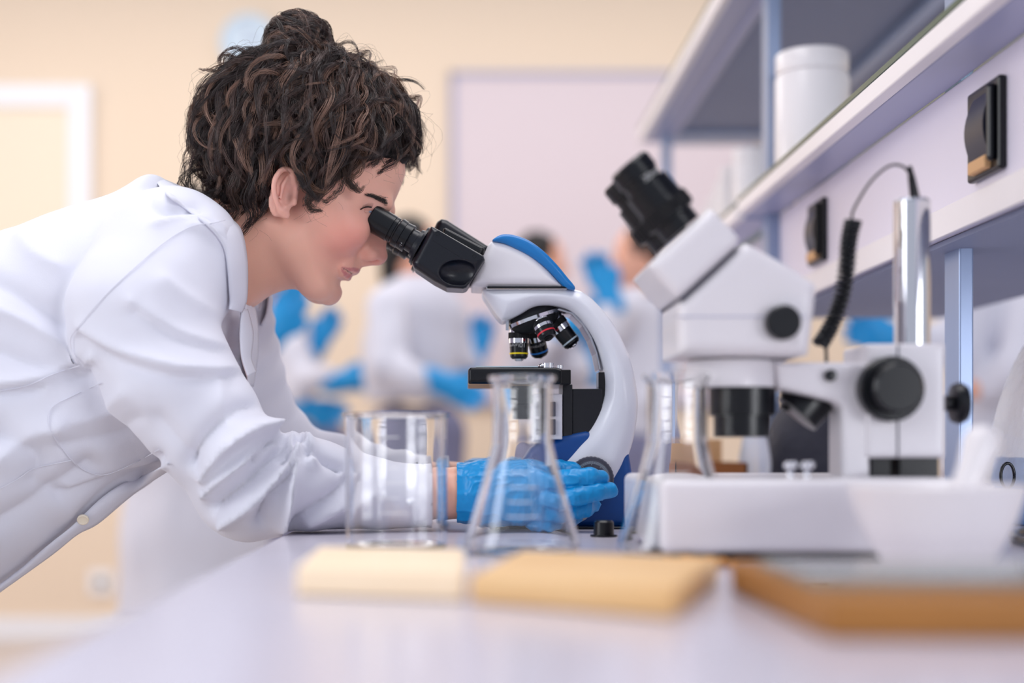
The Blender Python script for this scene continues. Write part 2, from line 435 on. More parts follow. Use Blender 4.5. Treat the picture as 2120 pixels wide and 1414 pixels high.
def shelf(label, y0, y1, z, hgt, under, name='reagent_shelf'):
    s = thing(name, (.61, (y0+y1)/2, z), label, 'shelf')
    MB().box((.41, y0, z), (.425, y1, z+hgt)).build('front_rail', 'railwhite', s, bevel=.002)
    MB().box((.425, y0, z), (.47+.01*under, y1, z+.012)).build('rail_flange', 'shelfmetal', s, bevel=.001)
    MB().box((.80, y0, z), (.815, y1, z+hgt)).build('back_rail', 'railwhite', s, bevel=.002)
    MB().box((.426, y0+.005, z+hgt), (.80, y1-.005, z+hgt+.006)).build('glass_plate', 'shelfglass', s, bevel=.0008, seg=1)
    MB().box((.4095, y0, z+hgt), (.4262, y1, z+hgt+.0055)).build('glass_edge', 'edge', s)
    return s
shelf('lower glass shelf with white rail above the near sockets', .3, 2.14, Z1, .020, 0)
shelf('lower glass shelf section beyond the first post carrying small jars', 2.155, 3.3, Z1-.004, .020, 0)
ZU = ZC+.712
us = shelf('upper shelf with grey underside near the ceiling side', .3, 3.35, ZU, .028, 1)
MB().box((.47, .3, ZU+.006), (.80, 3.3, ZU+.026)).build('shelf_board', 'greyglass', us)
MB().box((.735, .3, ZU-.012), (.76, 3.3, ZU+.005)).build('cross_rail', 'post', us, bevel=.002)
MB().box((.47, 3.24, ZU-.006), (.80, 3.35, ZU+.004)).build('end_rail', 'post', us, bevel=.002)
MB().box((.47, .3, ZU-.008), (.485, 3.3, ZU+.004)).build('inner_rail', 'shelfmetal', us, bevel=.002)
for k, (y, lab) in enumerate([(1.444, 'blue grey shelf post just behind the mortar'), (2.12, 'pale shelf post at the tall white jar'), (3.24, 'farthest thin shelf post at the end of the bench')]):
    o = MB(); th = .02 if k != 0 else .015; x_ = .452 if k else .502
    o.box((x_, y, ZT), (x_+th, y+.045, ZU+.1))
    if k == 2: o.box((.70, y, ZT), (.72, y+.045, ZU+.1))
    tagit(o.build('shelf_post', 'post', loc=(.46, y+.02, ZT), bevel=.002), lab, 'post')
# flush power outlets with black covers on the spine
def outlet(px, label):
    Y = XP*FPX/(px-VX)
    zt = ZC+.322; zb = ZC+.240; w = .078
    e = thing('power_outlet', (XP, Y+w/2, zb), label, 'power socket', 'black sockets on the service panel')
    g = MB()
    g.box((XP-.008, Y, zb), (XP, Y+w, zt)); g.build('cover_frame', 'black', e, bevel=.003)
    # bowed cover lid
    o = MB(); n = 10; vs = []; fs = []
    for i in range(n+1):
        t = i/n; z = zb+.014+(zt-zb-.022)*t; b_ = .007+.009*math.sin(math.pi*min(1, t*.9+.08))
        vs += [(XP-b_, Y+.016, z), (XP-b_, Y+w-.016, z), (XP-.004, Y+w-.016, z), (XP-.004, Y+.016, z)]
    for i in range(n):
        for k in range(4): fs.append((i*4+k, i*4+(k+1) % 4, (i+1)*4+(k+1) % 4, (i+1)*4+k))
    fs += [(0,1,2,3), tuple(n*4+k for k in range(4))]
    o.add(vs, fs).build('hinged_lid', 'lid', e, smooth=True, auto=40)
    MB().box((XP-.014, Y+.018, zb+.004), (XP-.006, Y+w-.018, zb+.016)).build('latch', 'card', e, bevel=.002)
    MB().box((XP-.015, Y+.005, zb+.008), (XP-.007, Y+.013, zt-.006)).build('side_rib', 'black', e, bevel=.004)
outlet(1714, 'black lidded socket on the white panel left of the chrome pole')
outlet(2086, 'nearer black lidded socket high on the white panel at right edge')

# jars and bottles on the lower shelf
zs = Z1+.0265
def jar(px, Y, r, h, label, lidr=.97, group='white jars on the lower shelf', neck=.16):
    x = (px-VX)*Y/FPX; z0 = zs if Y < 2.14 else zs-.004
    e = thing('plastic_jar', (x, Y, z0), label, 'jar', group)
    MB().lathe([(0, r*.9), (.004, r), (h*(1-neck), r), (h*(1-neck*.85), r*.93), (h*.97, r*.93)], (x, Y, z0)).build('body', 'ceramic', e, smooth=True, auto=50)
    MB().lathe([(h*(1-neck*.8), r*lidr), (h*.985, r*lidr), (h, r*lidr*.94)], (x, Y, z0), flute=1, fl=.012, seg=64).build('lid', 'ceramic', e, smooth=True, auto=50)
jar(1681, 2.02, .052, .183, 'tall white screw-top jar standing in front of the shelf post', neck=.2)
jar(1556, 2.62, .036, .175, 'second white jar on the shelf just left of the post')
for i, (px, Y, r, h, lab) in enumerate([(1512, 2.78, .022, .175, 'slim white bottle right beside the second jar'), (1495, 2.86, .018, .16, 'slim white bottle, second from the jar'), (1481, 2.93, .017, .145, 'slim white bottle, third from the jar'), (1468, 3.0, .018, .13, 'short white bottle, fourth from the jar'), (1436, 3.12, .04, .12, 'wide low white jar near the far shelf end'), (1398, 3.22, .03, .09, 'small white tub at the far shelf end')]):
    jar(px, Y, r, h, lab, .8 if r < .03 else .97)

# ------------------------------------------------------------------ things lying on the bench
def glassware(name, prof, px, pyb, label, cat_, wall=.0022, marks=None):
    Y = benchY(pyb); x = (px-VX)*Y/FPX
    out = cat(prof, 6); ins = [(max(z, wall+.001) if i else wall, max(r-wall, .0005)) for i, (z, r) in enumerate(out)]
    pr = [(0, .0006)] + [tuple(p) for p in out] + [(out[-1][0]+.0008, out[-1][1]-wall*.5)] + [tuple(p) for p in ins[::-1] if p[1] > 0] + [(wall+.0005, .0006)]
    e = thing(name, (x, Y, ZT), label, cat_)
    MB().lathe(pr, (x, Y, ZT+.0005), seg=64, cap=True).build('glass_body', 'glass', e, smooth=True, auto=70)
    if marks:
        mb = MB()
        for (z, r, a0, a1) in marks:
            vs = []; n = 8
            for i in range(n+1):
                a_ = a0+(a1-a0)*i/n
                for dz in (0, .0007): vs.append((x+(r+.0004)*math.sin(a_), Y-(r+.0004)*math.cos(a_), ZT+z+dz))
            mb.add(vs, [(2*i, 2*i+2, 2*i+3, 2*i+1) for i in range(n)])
        mb.build('graduation', 'whitepaint', e)
    return e
fl = [(.0005, .040), (.004, .0445), (.012, .0440), (.050, .0325), (.080, .0245), (.092, .0232), (.128, .0232), (.132, .0245), (.135, .0262), (.1365, .0262)]
fm = [(.03+.011*k, .0392-.0033*k-.0002, -.35, .15 if k % 2 else .3) for k in range(4)]
glassware('conical_flask', fl, 1081, 1146, 'clear conical flask in front of the blue gloved hand', 'flask', marks=fm)
glassware('conical_flask', [(z*1.0, r*.98) for z, r in fl], 1401, 1152, 'clear conical flask left of the stereo microscope base', 'flask', marks=fm)
glassware('glass_beaker', [(.0005, .035), (.003, .040), (.008, .0415), (.100, .0415), (.106, .0425), (.109, .0445)], 820, 1134, 'clear straight beaker in front of the white sleeve', 'beaker', marks=[(.03+.012*k, .0415, -.3, .1 if k % 2 else .25) for k in range(6)])

def board(name, pts, th, m, label, rail=True):
    """pts: four corners (px, py of the bottom edge) on the bench"""
    c = [P(a, b_, benchY(b_)) for a, b_ in pts]; z = ZT+.0005
    cx = sum((p.x for p in c))/4; cy = sum((p.y for p in c))/4
    vs = [(p.x, p.y, z) for p in c] + [(p.x, p.y, z+th) for p in c]
    return tagit(MB().add(vs, [(0,1,2,3),(4,7,6,5),(0,4,5,1),(1,5,6,2),(2,6,7,3),(3,7,4,0)]).build(name, m, loc=(cx, cy, ZT), bevel=.002), label, 'board')
board('wooden_board', [(612, 1234), (962, 1246), (962, 1188), (660, 1182)], .016, 'tanpale', 'pale wooden board at the left of the foreground')
board('wooden_board', [(972, 1248), (1392, 1284), (1488, 1206), (1080, 1186)], .0145, 'tan', 'honey coloured wooden board in the middle foreground')
board('wooden_board', [(1712, 1326), (2260, 1330), (2060, 1238), (1512, 1226)], .018, 'tanshade', 'wooden board with shade put into its colour at the lower right corner')
c = P(1850, 1200, .74)
g_ = thing('glass_plate', (c.x, .735, ZT+.019), 'thin greenish glass plate lying on the lower right board', 'glass plate')
MB().box((.16, .66, ZT+.019), (.33, .775, ZT+.0225)).build('pane', 'shelfglass', g_, bevel=.001)
# seeds scattered beside the flask
sd = MB()
for k in range(230):
    px = random.gauss(1425, 34); Y = random.gauss(.985, .012); x = (px-VX)*Y/FPX
    sd.sphere((x, Y, ZT+.0022+random.random()*.002), (.0032, .0026, .0022), 6, 4)
tagit(sd.build('brown_seeds', 'seed', smooth=True), 'scatter of small brown grains in front of the right flask', 'seeds')['kind'] = 'stuff'
# mortar and pestle
Y = .925; x = (1938-VX)*Y/FPX
mo = thing('mortar', (x, Y, ZT), 'white porcelain mortar bowl at lower right', 'mortar')
pr = [(0, .0005), (0, .031), (.004, .0335), (.008, .033), (.02, .042), (.036, .050), (.053, .0555), (.0575, .0568), (.0585, .0555), (.056, .0525), (.04, .046), (.02, .034), (.010, .018), (.0085, .0005)]
MB().lathe(pr, (x, Y, ZT), seg=72).build('bowl', 'ceramic', mo, smooth=True, auto=60)
pe = MB(); a = Vector((x+.002, Y-.004, ZT+.0125)); b = P(2022, 945, .93); ax = (b-a).normalized()
pe.lathe([(-.001, .001), (0, .007), (.004, .0115), (.012, .013), (.02, .0115), (.035, .0092), ((b-a).length*.75, .0098), ((b-a).length, .0125), ((b-a).length+.006, .0105), ((b-a).length+.0105, .005), ((b-a).length+.0115, .0008)], a+ax*.010, b-a, 40)
tagit(pe.build('pestle', 'ceramic', loc=a, smooth=True, auto=60), 'white porcelain pestle leaning in the mortar', 'pestle')
# little black flanged cap beside the microscope
c = P(1250, 1110, benchY(1111))
MB().lathe([(0, .0005), (0, .0125), (.0018, .0125), (.0018, .0095), (.0135, .0090), (.0150, .0075), (.0150, .0005)], (c.x, c.y, ZT), seg=36).build('bottle_cap', 'black', loc=(c.x, c.y, ZT), smooth=True, auto=40)
tagit(bpy.data.objects['bottle_cap'], 'small black flanged cap on the bench beside the blue microscope foot', 'cap')
# cardboard box, clear bag, dark bag farther along the bench
Y = 1.9
cb = thing('cardboard_box', (P(1470, 0, Y).x, Y+.06, ZT), 'open brown cardboard box behind the right flask', 'box')
x0 = P(1395, 0, Y).x; x1 = P(1548, 0, Y).x; zf = P(0, 958, Y).z
MB().box((x0, Y, ZT), (x1, Y+.003, zf)).box((x0, Y+.12, ZT), (x1, Y+.123, zf)).box((x0, Y, ZT), (x0+.003, Y+.12, zf)).box((x1-.003, Y, ZT), (x1, Y+.12, zf)).box((x0, Y, ZT), (x1, Y+.12, ZT+.003)).build('carton', 'brown', cb)
MB().box((x0+.004, Y+.124, zf), (x1-.012, Y+.127, zf+.032)).build('flap', 'card', cb)
def lump(name, cpx, cpy, Y, r, m, label, cat_, seed=1, amp=.012, sc=18):
    c = P(cpx, cpy, Y); g = G((c.x-r[0]*1.3, Y-r[1]*1.3, ZT-.01), (c.x+r[0]*1.3, Y+r[1]*1.3, c.z+r[2]*1.3), min(r)/14)
    g.F = np.maximum(g.ell(c, r), (ZT+.001-g.z).astype(np.float32)*np.ones_like(g.F))
    def fn(V, Q):
        N = vnormals(V, Q); V = V + N*(amp*(vnoise(V*np.array([1, 1, .5]), sc, seed)))[:, None]; V[:, 2] = np.maximum(V[:, 2], ZT+.0005); return V
    o = sdf_obj(name, g, m, loc=(c.x, Y, ZT), fn=fn); return tagit(o, label, cat_)
lump('plastic_bag', 1565, 955, 1.98, (.022, .03, .062), 'plastic', 'small crumpled clear bag beside the cardboard box', 'bag', 3, .005, 40)
lump('fabric_bag', 1700, 950, 2.02, (.075, .07, .10), 'greybag', 'dark grey bag under the white service panel', 'bag', 5, .012, 16)
# far-side microscope under its plastic cover, cut by the right edge of the picture
Y = 1.50
mc = thing('covered_microscope', (P(2140, 0, Y).x, Y, ZT), 'blue microscope under a clear plastic dust cover at right edge', 'microscope')
housing('dust_cover', [(2078, 1008), (2072, 960), (2090, 890), (2110, 820), (2142, 740), (2180, 690), (2260, 690), (2290, 800), (2300, 960), (2290, 1012), (2180, 1000)], Y, .07, .02, 'plastic', mc, h=.0022, it=4)
housing('base', [(2100, 1084), (2098, 960), (2110, 950), (2270, 990), (2280, 1086)], Y, .05, .01, 'blue', mc, h=.002)
tb = [P(2086+14*math.cos(a_), 985+26*math.sin(a_), Y-.085) for a_ in np.linspace(0, 6.28, 24)]
tagit(MB().tube(tb, .0016, 8).build('cable_loop', 'black', loc=tb[0], smooth=True), 'thin black cable loop in front of the plastic cover', 'cable')
tb = [Vector((.46+.06*i/30+.02*math.sin(i*.6), 1.22+.04*math.sin(i*.9), ZT+.004+(.003 if i % 7 == 0 else 0))) for i in range(60)]
tb = [tuple(v) for v in cat([P(2160, 1085, 1.33), P(2120, 1100, 1.30), P(2098, 1118, 1.27), P(2110, 1135, 1.2), P(2150, 1140, 1.15), P(2200, 1130, 1.1)], 8)]
tb = [(p[0], p[1], max(ZT+.0045, p[2])) for p in tb]
tagit(MB().tube(tb, .004, 8).build('power_cable', 'black', loc=tb[0], smooth=True), 'black power cable lying on the bench right of the mortar', 'cable')
# ------------------------------------------------------------------ the biological microscope
YM = YF
ms = thing('compound_microscope', (P(1150, 0).x, YM, ZT), 'white and blue compound microscope the woman looks into', 'microscope')
YN = YM-.031          # axis of the near ocular
# curved arm: white shell
arm = [(998,606),(1040,601),(1110,600),(1184,604),(1213,617),(1240,643),(1265,675),(1285,712),(1301,752),(1311,797),(1315,843),(1307,904),(1295,945),(1284,972),(1262,1008),(1232,1048),(1204,1084),(1120,1086),(1060,1086),(1060,1020),(1110,995),(1148,962),(1170,940),(1190,917),(1217,888),(1237,850),(1247,812),(1245,771),(1238,740),(1228,712),(1212,684),(1193,660),(1172,645),(1140,637),(1104,640),(1074,656),(1050,666),(1038,668),(1026,655),(1012,635)]
def armfn(g):
    # softer, narrower upper part and a swollen foot
    pass
housing('arm', arm, YM, .040, .018, 'white', ms, n=4)
inner = [(1172,647),(1196,662),(1214,686),(1229,713),(1240,742),(1247,775),(1248,812),(1238,852),(1240,812),(1237,775),(1229,745),(1218,716),(1204,691),(1188,672)]
MB().prism(xz([(1150,646),(1180,655),(1202,678),(1218,705),(1229,735),(1236,768),(1240,768),(1233,733),(1222,702),(1206,674),(1184,651),(1154,642)]), YM-.022, YM+.022).build('inner_channel', 'steel', ms, bevel=.0008)
# base block
housing('base', [(1020,1089),(1018,1010),(1040,985),(1110,925),(1160,902),(1208,893),(1240,900),(1296,940),(1303,985),(1303,1040),(1298,1089)], YM, .034, .008, 'navy', ms, n=0, h=.0014)
MB().prism(xz([(1010,1092),(1010,1085),(1299,1085),(1299,1092)]), YM-.05, YM+.05).build('base_plate', 'black', ms, bevel=.0008)
c = P(1094, 985); MB().lathe([(0,.027),(.008,.025),(.010,.023),(.018,.022),(.0205,.019),(.0205,.0005)], (c.x, YM, P(0,1000).z), seg=48).build('illuminator', 'navy', ms, smooth=True, auto=40)
MB().lathe([(0,.0245),(.005,.0245)], (c.x, YM, P(0,966).z), seg=48).build('illuminator_ring', 'black', ms, smooth=True, auto=40)
housing('base_front', [(990,1089),(990,1040),(1010,1012),(1060,1000),(1110,1000),(1120,1089)], YM, .045, .012, 'blue', ms, n=0)
# coarse and fine focus dial on the near side
kc = P(1224, 992, YM-.045); kn = YM-.040
MB().lathe([(0,.0225),(.006,.0225),(.0075,.0215)], (kc.x, kn, kc.z), (0,-1,0), 72, flute=1, fl=.02).build('coarse_knob', 'grey', ms, smooth=True, auto=30)
kf = MB().lathe([(.0075,.0195),(.0105,.0190),(.0105,.0125)], (kc.x, kn, kc.z), (0,-1,0), 72).build('dial', 'grey', ms, smooth=True, auto=30)
tk = MB()
for k in range(100):
    a_ = 2*math.pi*k/100; l_ = .0028 if k % 10 else .0042
    R = Matrix.Rotation(a_, 3, 'Y'); w = .00013
    vs = [R @ Vector(p) + Vector((kc.x, kn-.0107, kc.z)) for p in [(-w,0,.0182-l_),(w,0,.0182-l_),(w,0,.0182),(-w,0,.0182)]]
    tk.add(vs, [(0,1,2,3)])
tk.build('graduation', 'silver', kf)
dg_ = MB()
for k in range(0, 100, 10):
    a_ = 2*math.pi*k/100; R = Matrix.Rotation(a_, 3, 'Y')
    me = text_on(str((100-k)//5 if k else 0), .0032, None, None, '', None)
    vs = [R @ Vector((v.co.x, 0, v.co.y+.0118)) + Vector((kc.x, kn-.0109, kc.z)) for v in me.vertices]
    dg_.add(vs, [tuple(p.vertices) for p in me.polygons]); bpy.data.meshes.remove(me)
dg_.build('numerals', 'silver', kf)
MB().lathe([(.0075,.011),(.016,.0105),(.0175,.0095),(.0175,.0003)], (kc.x, kn, kc.z), (0,-1,0), 48, flute=1, fl=.02).build('fine_knob', 'black', ms, smooth=True, auto=30)
MB().lathe([(0,.0225),(.007,.0225),(.0075,.019),(.018,.0185),(.018,.0003)], (kc.x, YM+.040, kc.z), (0,1,0), 48).build('coarse_knob', 'grey', ms, smooth=True, auto=30)
# stage and its carrier
def bx(name, x0, y0, x1, y1, hw, m, bev=.0008, yc=YM, par=ms, Yp=None):
    a = P(x0, y1, Yp or yc-hw*.5); b = P(x1, y0, Yp or yc-hw*.5)
    return MB().box((a.x, yc-hw, a.z), (b.x, yc+hw, b.z)).build(name, m, par, bevel=bev)
housing('stage', [(969,766),(974,762),(1150,762),(1168,768),(1179,780),(1179,793),(1165,797),(969,796)], YM, .060, .004, 'black', ms, n=0, h=.0012, Y=YM-.045)
bx('stage_underplate', 969, 796, 1160, 798.3, .056, 'card')
bx('slide_mount', 985, 759.5, 1120, 762, .028, 'silver', .0002, YM-.02)
bx('slide_clamp', 1160, 766, 1181, 796, .012, 'blackmat', .001, YM-.055)
cl_ = P(1134, 756, YM-.05)
MB().cyl((cl_.x, YM-.05, P(0,762,YM-.05).z), (cl_.x, YM-.05, cl_.z+.002), .0062).cyl((cl_.x+.012, YM-.048, P(0,763,YM-.05).z), (cl_.x+.012, YM-.048, cl_.z), .0035).sphere((cl_.x-.004, YM-.05, cl_.z-.001), (.006,.005,.003)).build('clamp_screw', 'chrome', ms, smooth=True, auto=40)
bx('stage_carrier', 1163, 797, 1183, 908, .030, 'blacktex')
bx('focus_block', 1183, 806, 1244, 905, .028, 'blacktex')
bx('rack_guide', 1238, 771, 1251, 870, .012, 'black', .0006, YM-.014)
rk = MB()
for k in range(9): 
    z = P(0, 778+3*k).z; x = P(1234, 0).x; rk.box((x, YM-.024, z), (x+.003, YM-.012, z+.0007))
rk.build('rack_teeth', 'steel', ms)
wp = bx('slotted_plate', 1124, 816, 1163, 910, .018, 'whitewarm', .001, YM-.020)
for z0, z1 in ((832, 862), (868, 900)):
    o = bx('slot', 1138, z0, 1150, z1, .002, 'grey', .0005, YM-.0385, wp)
c = P(1078, 800); MB().lathe([(0,.017),(.014,.018),(.016,.022),(.034,.022),(.036,.019)], (c.x, YM, P(0,868).z), seg=48).build('condenser', 'black', ms, smooth=True, auto=40)
# head
hd_ = [(975,590),(1003,526),(1013,507),(1023,503),(1045,507),(1067,515),(1095,529),(1120,548),(1142,570),(1156,586),(1166,597),(1150,599),(1080,597),(1000,597),(984,596)]
housing('head_housing', hd_, YM, .040, .010, 'whitewarm', ms, n=3, Y=YM-.02)
cp = [(1018,504),(1027,495),(1038,490.5),(1052,490),(1068,493),(1094,503),(1122,523),(1150,551),(1173,579),(1187,596),(1187,604),(1174,602),(1164,597),(1148,580),(1124,556),(1094,534),(1065,519),(1040,508)]
housing('head_cap', cp, YM, .0415, .005, 'blue', ms, n=3, h=.0011, Y=YM-.02)
bx('neck_ring', 1006, 595.5, 1172, 603, .031, 'chrome', .0008, YM-.004)
bx('neck_seam', 1008, 597, 1178, 601, .0385, 'black', .0005, YM)
# binocular body, built along its own tilted axis
th = math.radians(30.5); AX = Vector((math.cos(th), 0, -math.sin(th))); NR = Vector((math.sin(th), 0, math.cos(th)))
def tube_part(name, prof, org, m, par=ms, seg=56, fl=0):
    return MB().lathe(prof, org, AX, seg, flute=1 if fl else 0, fl=fl).build(name, m, par, smooth=True, auto=30)
for side, yc in (('near', YM-.031), ('far', YM+.031)):
    o = P(768, 448.5, YM-.031); o = Vector((o.x, yc, o.z)); u = .00049
    oc = tube_part('ocular', [(0,.0095),(0,.0132),(.001,.0141),(.024,.0139),(.0245,.0132),(.0252,.0132),(.0255,.0138),(.028,.0138),(.0284,.0128),(.030,.0128)], o, 'black')
    tube_part('ocular_lens', [(.0015,.0094),(.0019,.006),(.002,.0004)], o, 'glass', oc)
    tube_part('diopter_ring', [(.030,.0142),(.0308,.0151),(.0365,.0146),(.037,.0140),(.0445,.0146),(.0452,.0140)], o, 'black', oc, 96, .012)
    tube_part('ocular_tube', [(.0452,.0118),(.052,.0122),(.0525,.0150),(.056,.0160),(.0565,.0205),(.0590,.0210),(.0595,.0222)], o, 'blacktex', oc)
    if side == 'near':
        me = text_on("+ I -", .0034, None, None, '', None); vs = []
        for v in me.vertices:
            a_ = v.co.x/.0148; t = .0415 + v.co.y
            d = Vector((0,-1,0))*math.cos(a_+.75) - NR*math.sin(a_+.75)
            vs.append(o + AX*t + d*.0148)
        MB().add(vs, [tuple(p.vertices) for p in me.polygons]).build('marking', 'whitepaint', oc); bpy.data.meshes.remove(me)
# near housing shell with scoop; far housing behind
near = [(888,473),(900,474),(1000,532),(1004,540),(962,596),(920,599),(895,585),(856,557),(852,548)]
def scoop(g):
    c = P(950, 566, YM-.058); g.sub(g.ell((c.x, YM-.064, c.z), (.0215, .016, .0145), math.radians(4)), .001)
nb = housing('binocular_body', [(893,470),(902,474),(1001,531),(1004,540),(966,597),(958,600),(925,598),(898,584),(858,557),(853,546)], YM-.031, .0275, .009, 'blacktex', ms, n=0, h=.0009, Y=YM-.045, fn=scoop)
fb = [(905,462),(914,456),(925,458),(1012,513),(1014,522),(975,590),(940,590),(870,540)]
housing('binocular_body', fb, YM+.031, .0275, .009, 'blacktex', ms, n=0, h=.0012, Y=YM+.02)
housing('binocular_bridge', [(920,478),(1004,522),(968,590),(900,560)], YM, .03, .004, 'black', ms, n=0, h=.0014)
# side plate and screws on the near shell
for px, py in ((906, 485), (982, 531)):
    c = P(px, py, YM-.0585); sc_ = MB().lathe([(0,.0021),(.0006,.0021),(.0006,.0013),(.0002,.0012)], (c.x, YM-.0583, c.z), (0,-1,0), 24).build('screw', 'black', ms, smooth=True, auto=30)
pl = [P(a, b_, YM-.0585) for a, b_ in ((900,480),(908,477),(1001,532),(995,538),(985,541),(960,537),(896,498))]
MB().prism([(p.x, p.z) for p in pl], YM-.0588, YM-.0580).build('side_plate', 'blacktex', ms, bevel=.0003)
# revolving nosepiece
t20 = math.radians(19); a_ax = Vector((math.sin(t20), 0, -math.cos(t20))); e1 = Vector((-math.cos(t20), 0, -math.sin(t20))); e2 = Vector((0,-1,0))
C0 = P(1108, 668)
nz = MB().lathe([(-.018,.012),(-.016,.022),(-.010,.0262),(-.006,.0272)], C0, a_ax, 64).build('nosepiece', 'black', ms, smooth=True, auto=40)
MB().lathe([(-.006,.0272),(-.0055,.0288),(-.002,.0288),(-.0015,.0275)], C0, a_ax, 72).build('chrome_ring', 'chrome', nz, smooth=True, auto=40)
MB().lathe([(-.002,.0270),(.003,.0255),(.0075,.021),(.009,.012),(.0092,.0004)], C0, a_ax, 64).build('turret', 'blackmat', nz, smooth=True, auto=40)
cp_ = P(1047, 672, YM-.01); MB().box((cp_.x, YM-.012, cp_.z-.006), (cp_.x+.003, YM-.009, cp_.z+.008)).build('spring_clip', 'steel', nz)
def objective(phi, length, band, txt, tip, parent=ms, tspan=0):
    d = a_ax*math.cos(t20) + (e1*math.cos(phi) + e2*math.sin(phi))*math.sin(t20); d.normalize()
    base = C0 + (e1*math.cos(phi) + e2*math.sin(phi))*.0178 - d*.0005
    s_ = length/.034
    q = lambda prof, m, name, par, fl=0, seg=56: MB().lathe(prof, base, d, seg, flute=1 if fl else 0, fl=fl).build(name, m, par, smooth=True, auto=30)
    A = .0072*s_
    ob = q([(A*1.9,.0098),(length-.0045,.0092),(length-.0022,.0072),(length-.0021,.0040)], 'black', 'objective', parent)
    q([(0,.0100),(A*.72,.0100)], 'chrome', 'mount_ring', ob)
    q([(A*.72,.0106),(A*1.55,.0106)], 'blackmat', 'knurled_ring', ob, .035, 90)
    q([(A*1.55,.0106),(A*2.2,.0106),(A*2.25,.0097)], 'chrome', 'lower_ring', ob)
    zb = length-.0085
    q([(zb,.00985),(zb+.0016,.0098)], band, 'colour_band', ob)
    q([(length-.0021,.0050),(length-.0012,.0048),(length,.0030),(length+.0001,.0004)], tip, 'front_lens', ob)
    if txt:
        me = None; vs = []; fs = []
        for body, size, off, dz in txt:
            me = text_on(body, size, None, None, '', None)
            u = (Vector((0,-1,0)) - d*Vector((0,-1,0)).dot(d)).normalized(); v_ = d.cross(u)
            if v_.x < 0: v_ = -v_
            n0 = len(vs)
            for v in me.vertices:
                a_ = -(v.co.x + off)/.0098
                vs.append(base + d*(zb-.0062 - v.co.y - dz) + (u*math.cos(a_) + v_*math.sin(a_))*.01005)
            fs += [tuple(i+n0 for i in p.vertices) for p in me.polygons]; bpy.data.meshes.remove(me)
        MB().add(vs, fs).build('engraving', 'whitepaint', ob)
    return ob
objective(0, .0345, 'yellow', [("10/", .0068, -.0025, .001), ("0.25", .0036, .0052, .0015), ("160/0.17", .0030, .0125, .001)], 'chrome')
objective(math.pi, .0395, 'silver', None, 'chrome')
objective(math.radians(104), .0245, 'red', None, 'blackmat')
objective(math.radians(-82), .0375, 'bluepaint', [("40/", .0050, -.0055, .001), ("0.65", .0034, .0002, .001), ("160/0.17", .0028, .0075, .001)], 'chrome')

# ------------------------------------------------------------------ the stereo microscope, nearer on the right
YS = 1.13
sm = thing('stereo_microscope', (P(1700, 0, YS).x, YS, ZT), 'blurred white stereo microscope with black knobs on the right', 'microscope')
def sx(name, x0, y0, x1, y1, ya, yb, m, bev=.002, par=sm):
    a = P(x0, y1, ya); b = P(x1, y0, ya)
    return MB().box((a.x, ya, a.z), (b.x, yb, b.z)).build(name, m, par, bevel=bev)
yb0 = 1.03
base = sx('base', 1368, 992, 2010, 1146, yb0, 1.27, 'whitewarm', .006)
sx('gap_shade', 1490, 1145, 1990, 1160, yb0+.0005, 1.26, 'black', .001)  # black strip painted in for the shade between base and bench
for px in (1400, 1960): sx('foot', px, 1150, px+40, 1166, yb0+.01, yb0+.05, 'blackmat', .001)
bodyo = [(1396,633),(1397,739),(1663,739),(1668,700),(1676,640),(1680,594),(1612,549),(1535,508),(1515,522),(1470,566)]
housing('zoom_body', bodyo, YS, .052, .010, 'whitewarm', sm, n=0, h=.0022, Y=YS-.03)
MB().box((P(1400,0,YS-.05).x, YS-.0525, P(0,657,YS-.05).z), (P(1668,0,YS-.05).x, YS-.051, P(0,655,YS-.05).z)).build('seam', 'shelfmetal', sm)
housing('prism_housing', [(1333,556),(1463,440),(1521,500),(1512,520),(1400,622),(1392,624)], YS, .055, .008, 'whitewarm', sm, n=0, h=.002, Y=YS-.03)
MB().prism(xz([(1398,622),(1512,519),(1516,524),(1402,630)], YS-.03), YS-.05, YS+.05).build('housing_seam', 'grey', sm)
# oculars
ax = (P(1402, 468, YS) - P(1295, 338, YS)).normalized()
for k, yc in enumerate((YS-.03, YS+.03)):
    dx = 0
    o = P(1300, 340, YS-.03); o = Vector((o.x, yc, o.z))
    e_ = MB().lathe([(0,.0125),(0,.0155),(.002,.0172),(.014,.0172),(.0142,.0155),(.022,.0155),(.0222,.0185),(.040,.0190),(.0402,.0205),(.054,.0205),(.055,.0165),(.066,.0165)], o, ax, 56).build('ocular', 'black', sm, smooth=True, auto=35)
    MB().lathe([(.004,.0124),(.0045,.0004)], o, ax, 40).build('ocular_lens', 'glass', e_, smooth=True, auto=35)
    MB().lathe([(.042,.0206),(.052,.0206)], o, ax, 60, flute=1, fl=.04).build('knurled_ring', 'blackmat', e_)
    if k == 0:
        me = text_on("30mm", .0072, None, None, '', None); vs = []
        nr = Vector((ax.z, 0, -ax.x)); nr = nr if nr.z > 0 else -nr
        for v in me.vertices:
            a_ = v.co.x/.0158 + .45; dd = Vector((0,-1,0))*math.cos(a_) + nr*math.sin(a_)
            vs.append(o + ax*(.0182-v.co.y) + dd*.0160)
        MB().add(vs, [tuple(p.vertices) for p in me.polygons]).build('marking', 'whitepaint', e_); bpy.data.meshes.remove(me)
def knob(px, py, Y, prof, m='black', name='focus_knob', fl=.02, axis=(0,-1,0)):
    c = P(px, py, Y); return MB().lathe(prof, c, axis, 60, flute=1 if fl else 0, fl=fl).build(name, m, sm, smooth=True, auto=35)
knob(1617, 669, YS-.052, [(0,.0130),(.010,.0130),(.0115,.0118),(.0115,.0003)], name='zoom_knob')
MB().lathe([(0,.0355),(.019,.0355),(.021,.034)], (P(1512,0,YS).x, YS, P(0,803,YS).z), seg=64).build('mounting_ring', 'whitewarm', sm, smooth=True, auto=40)
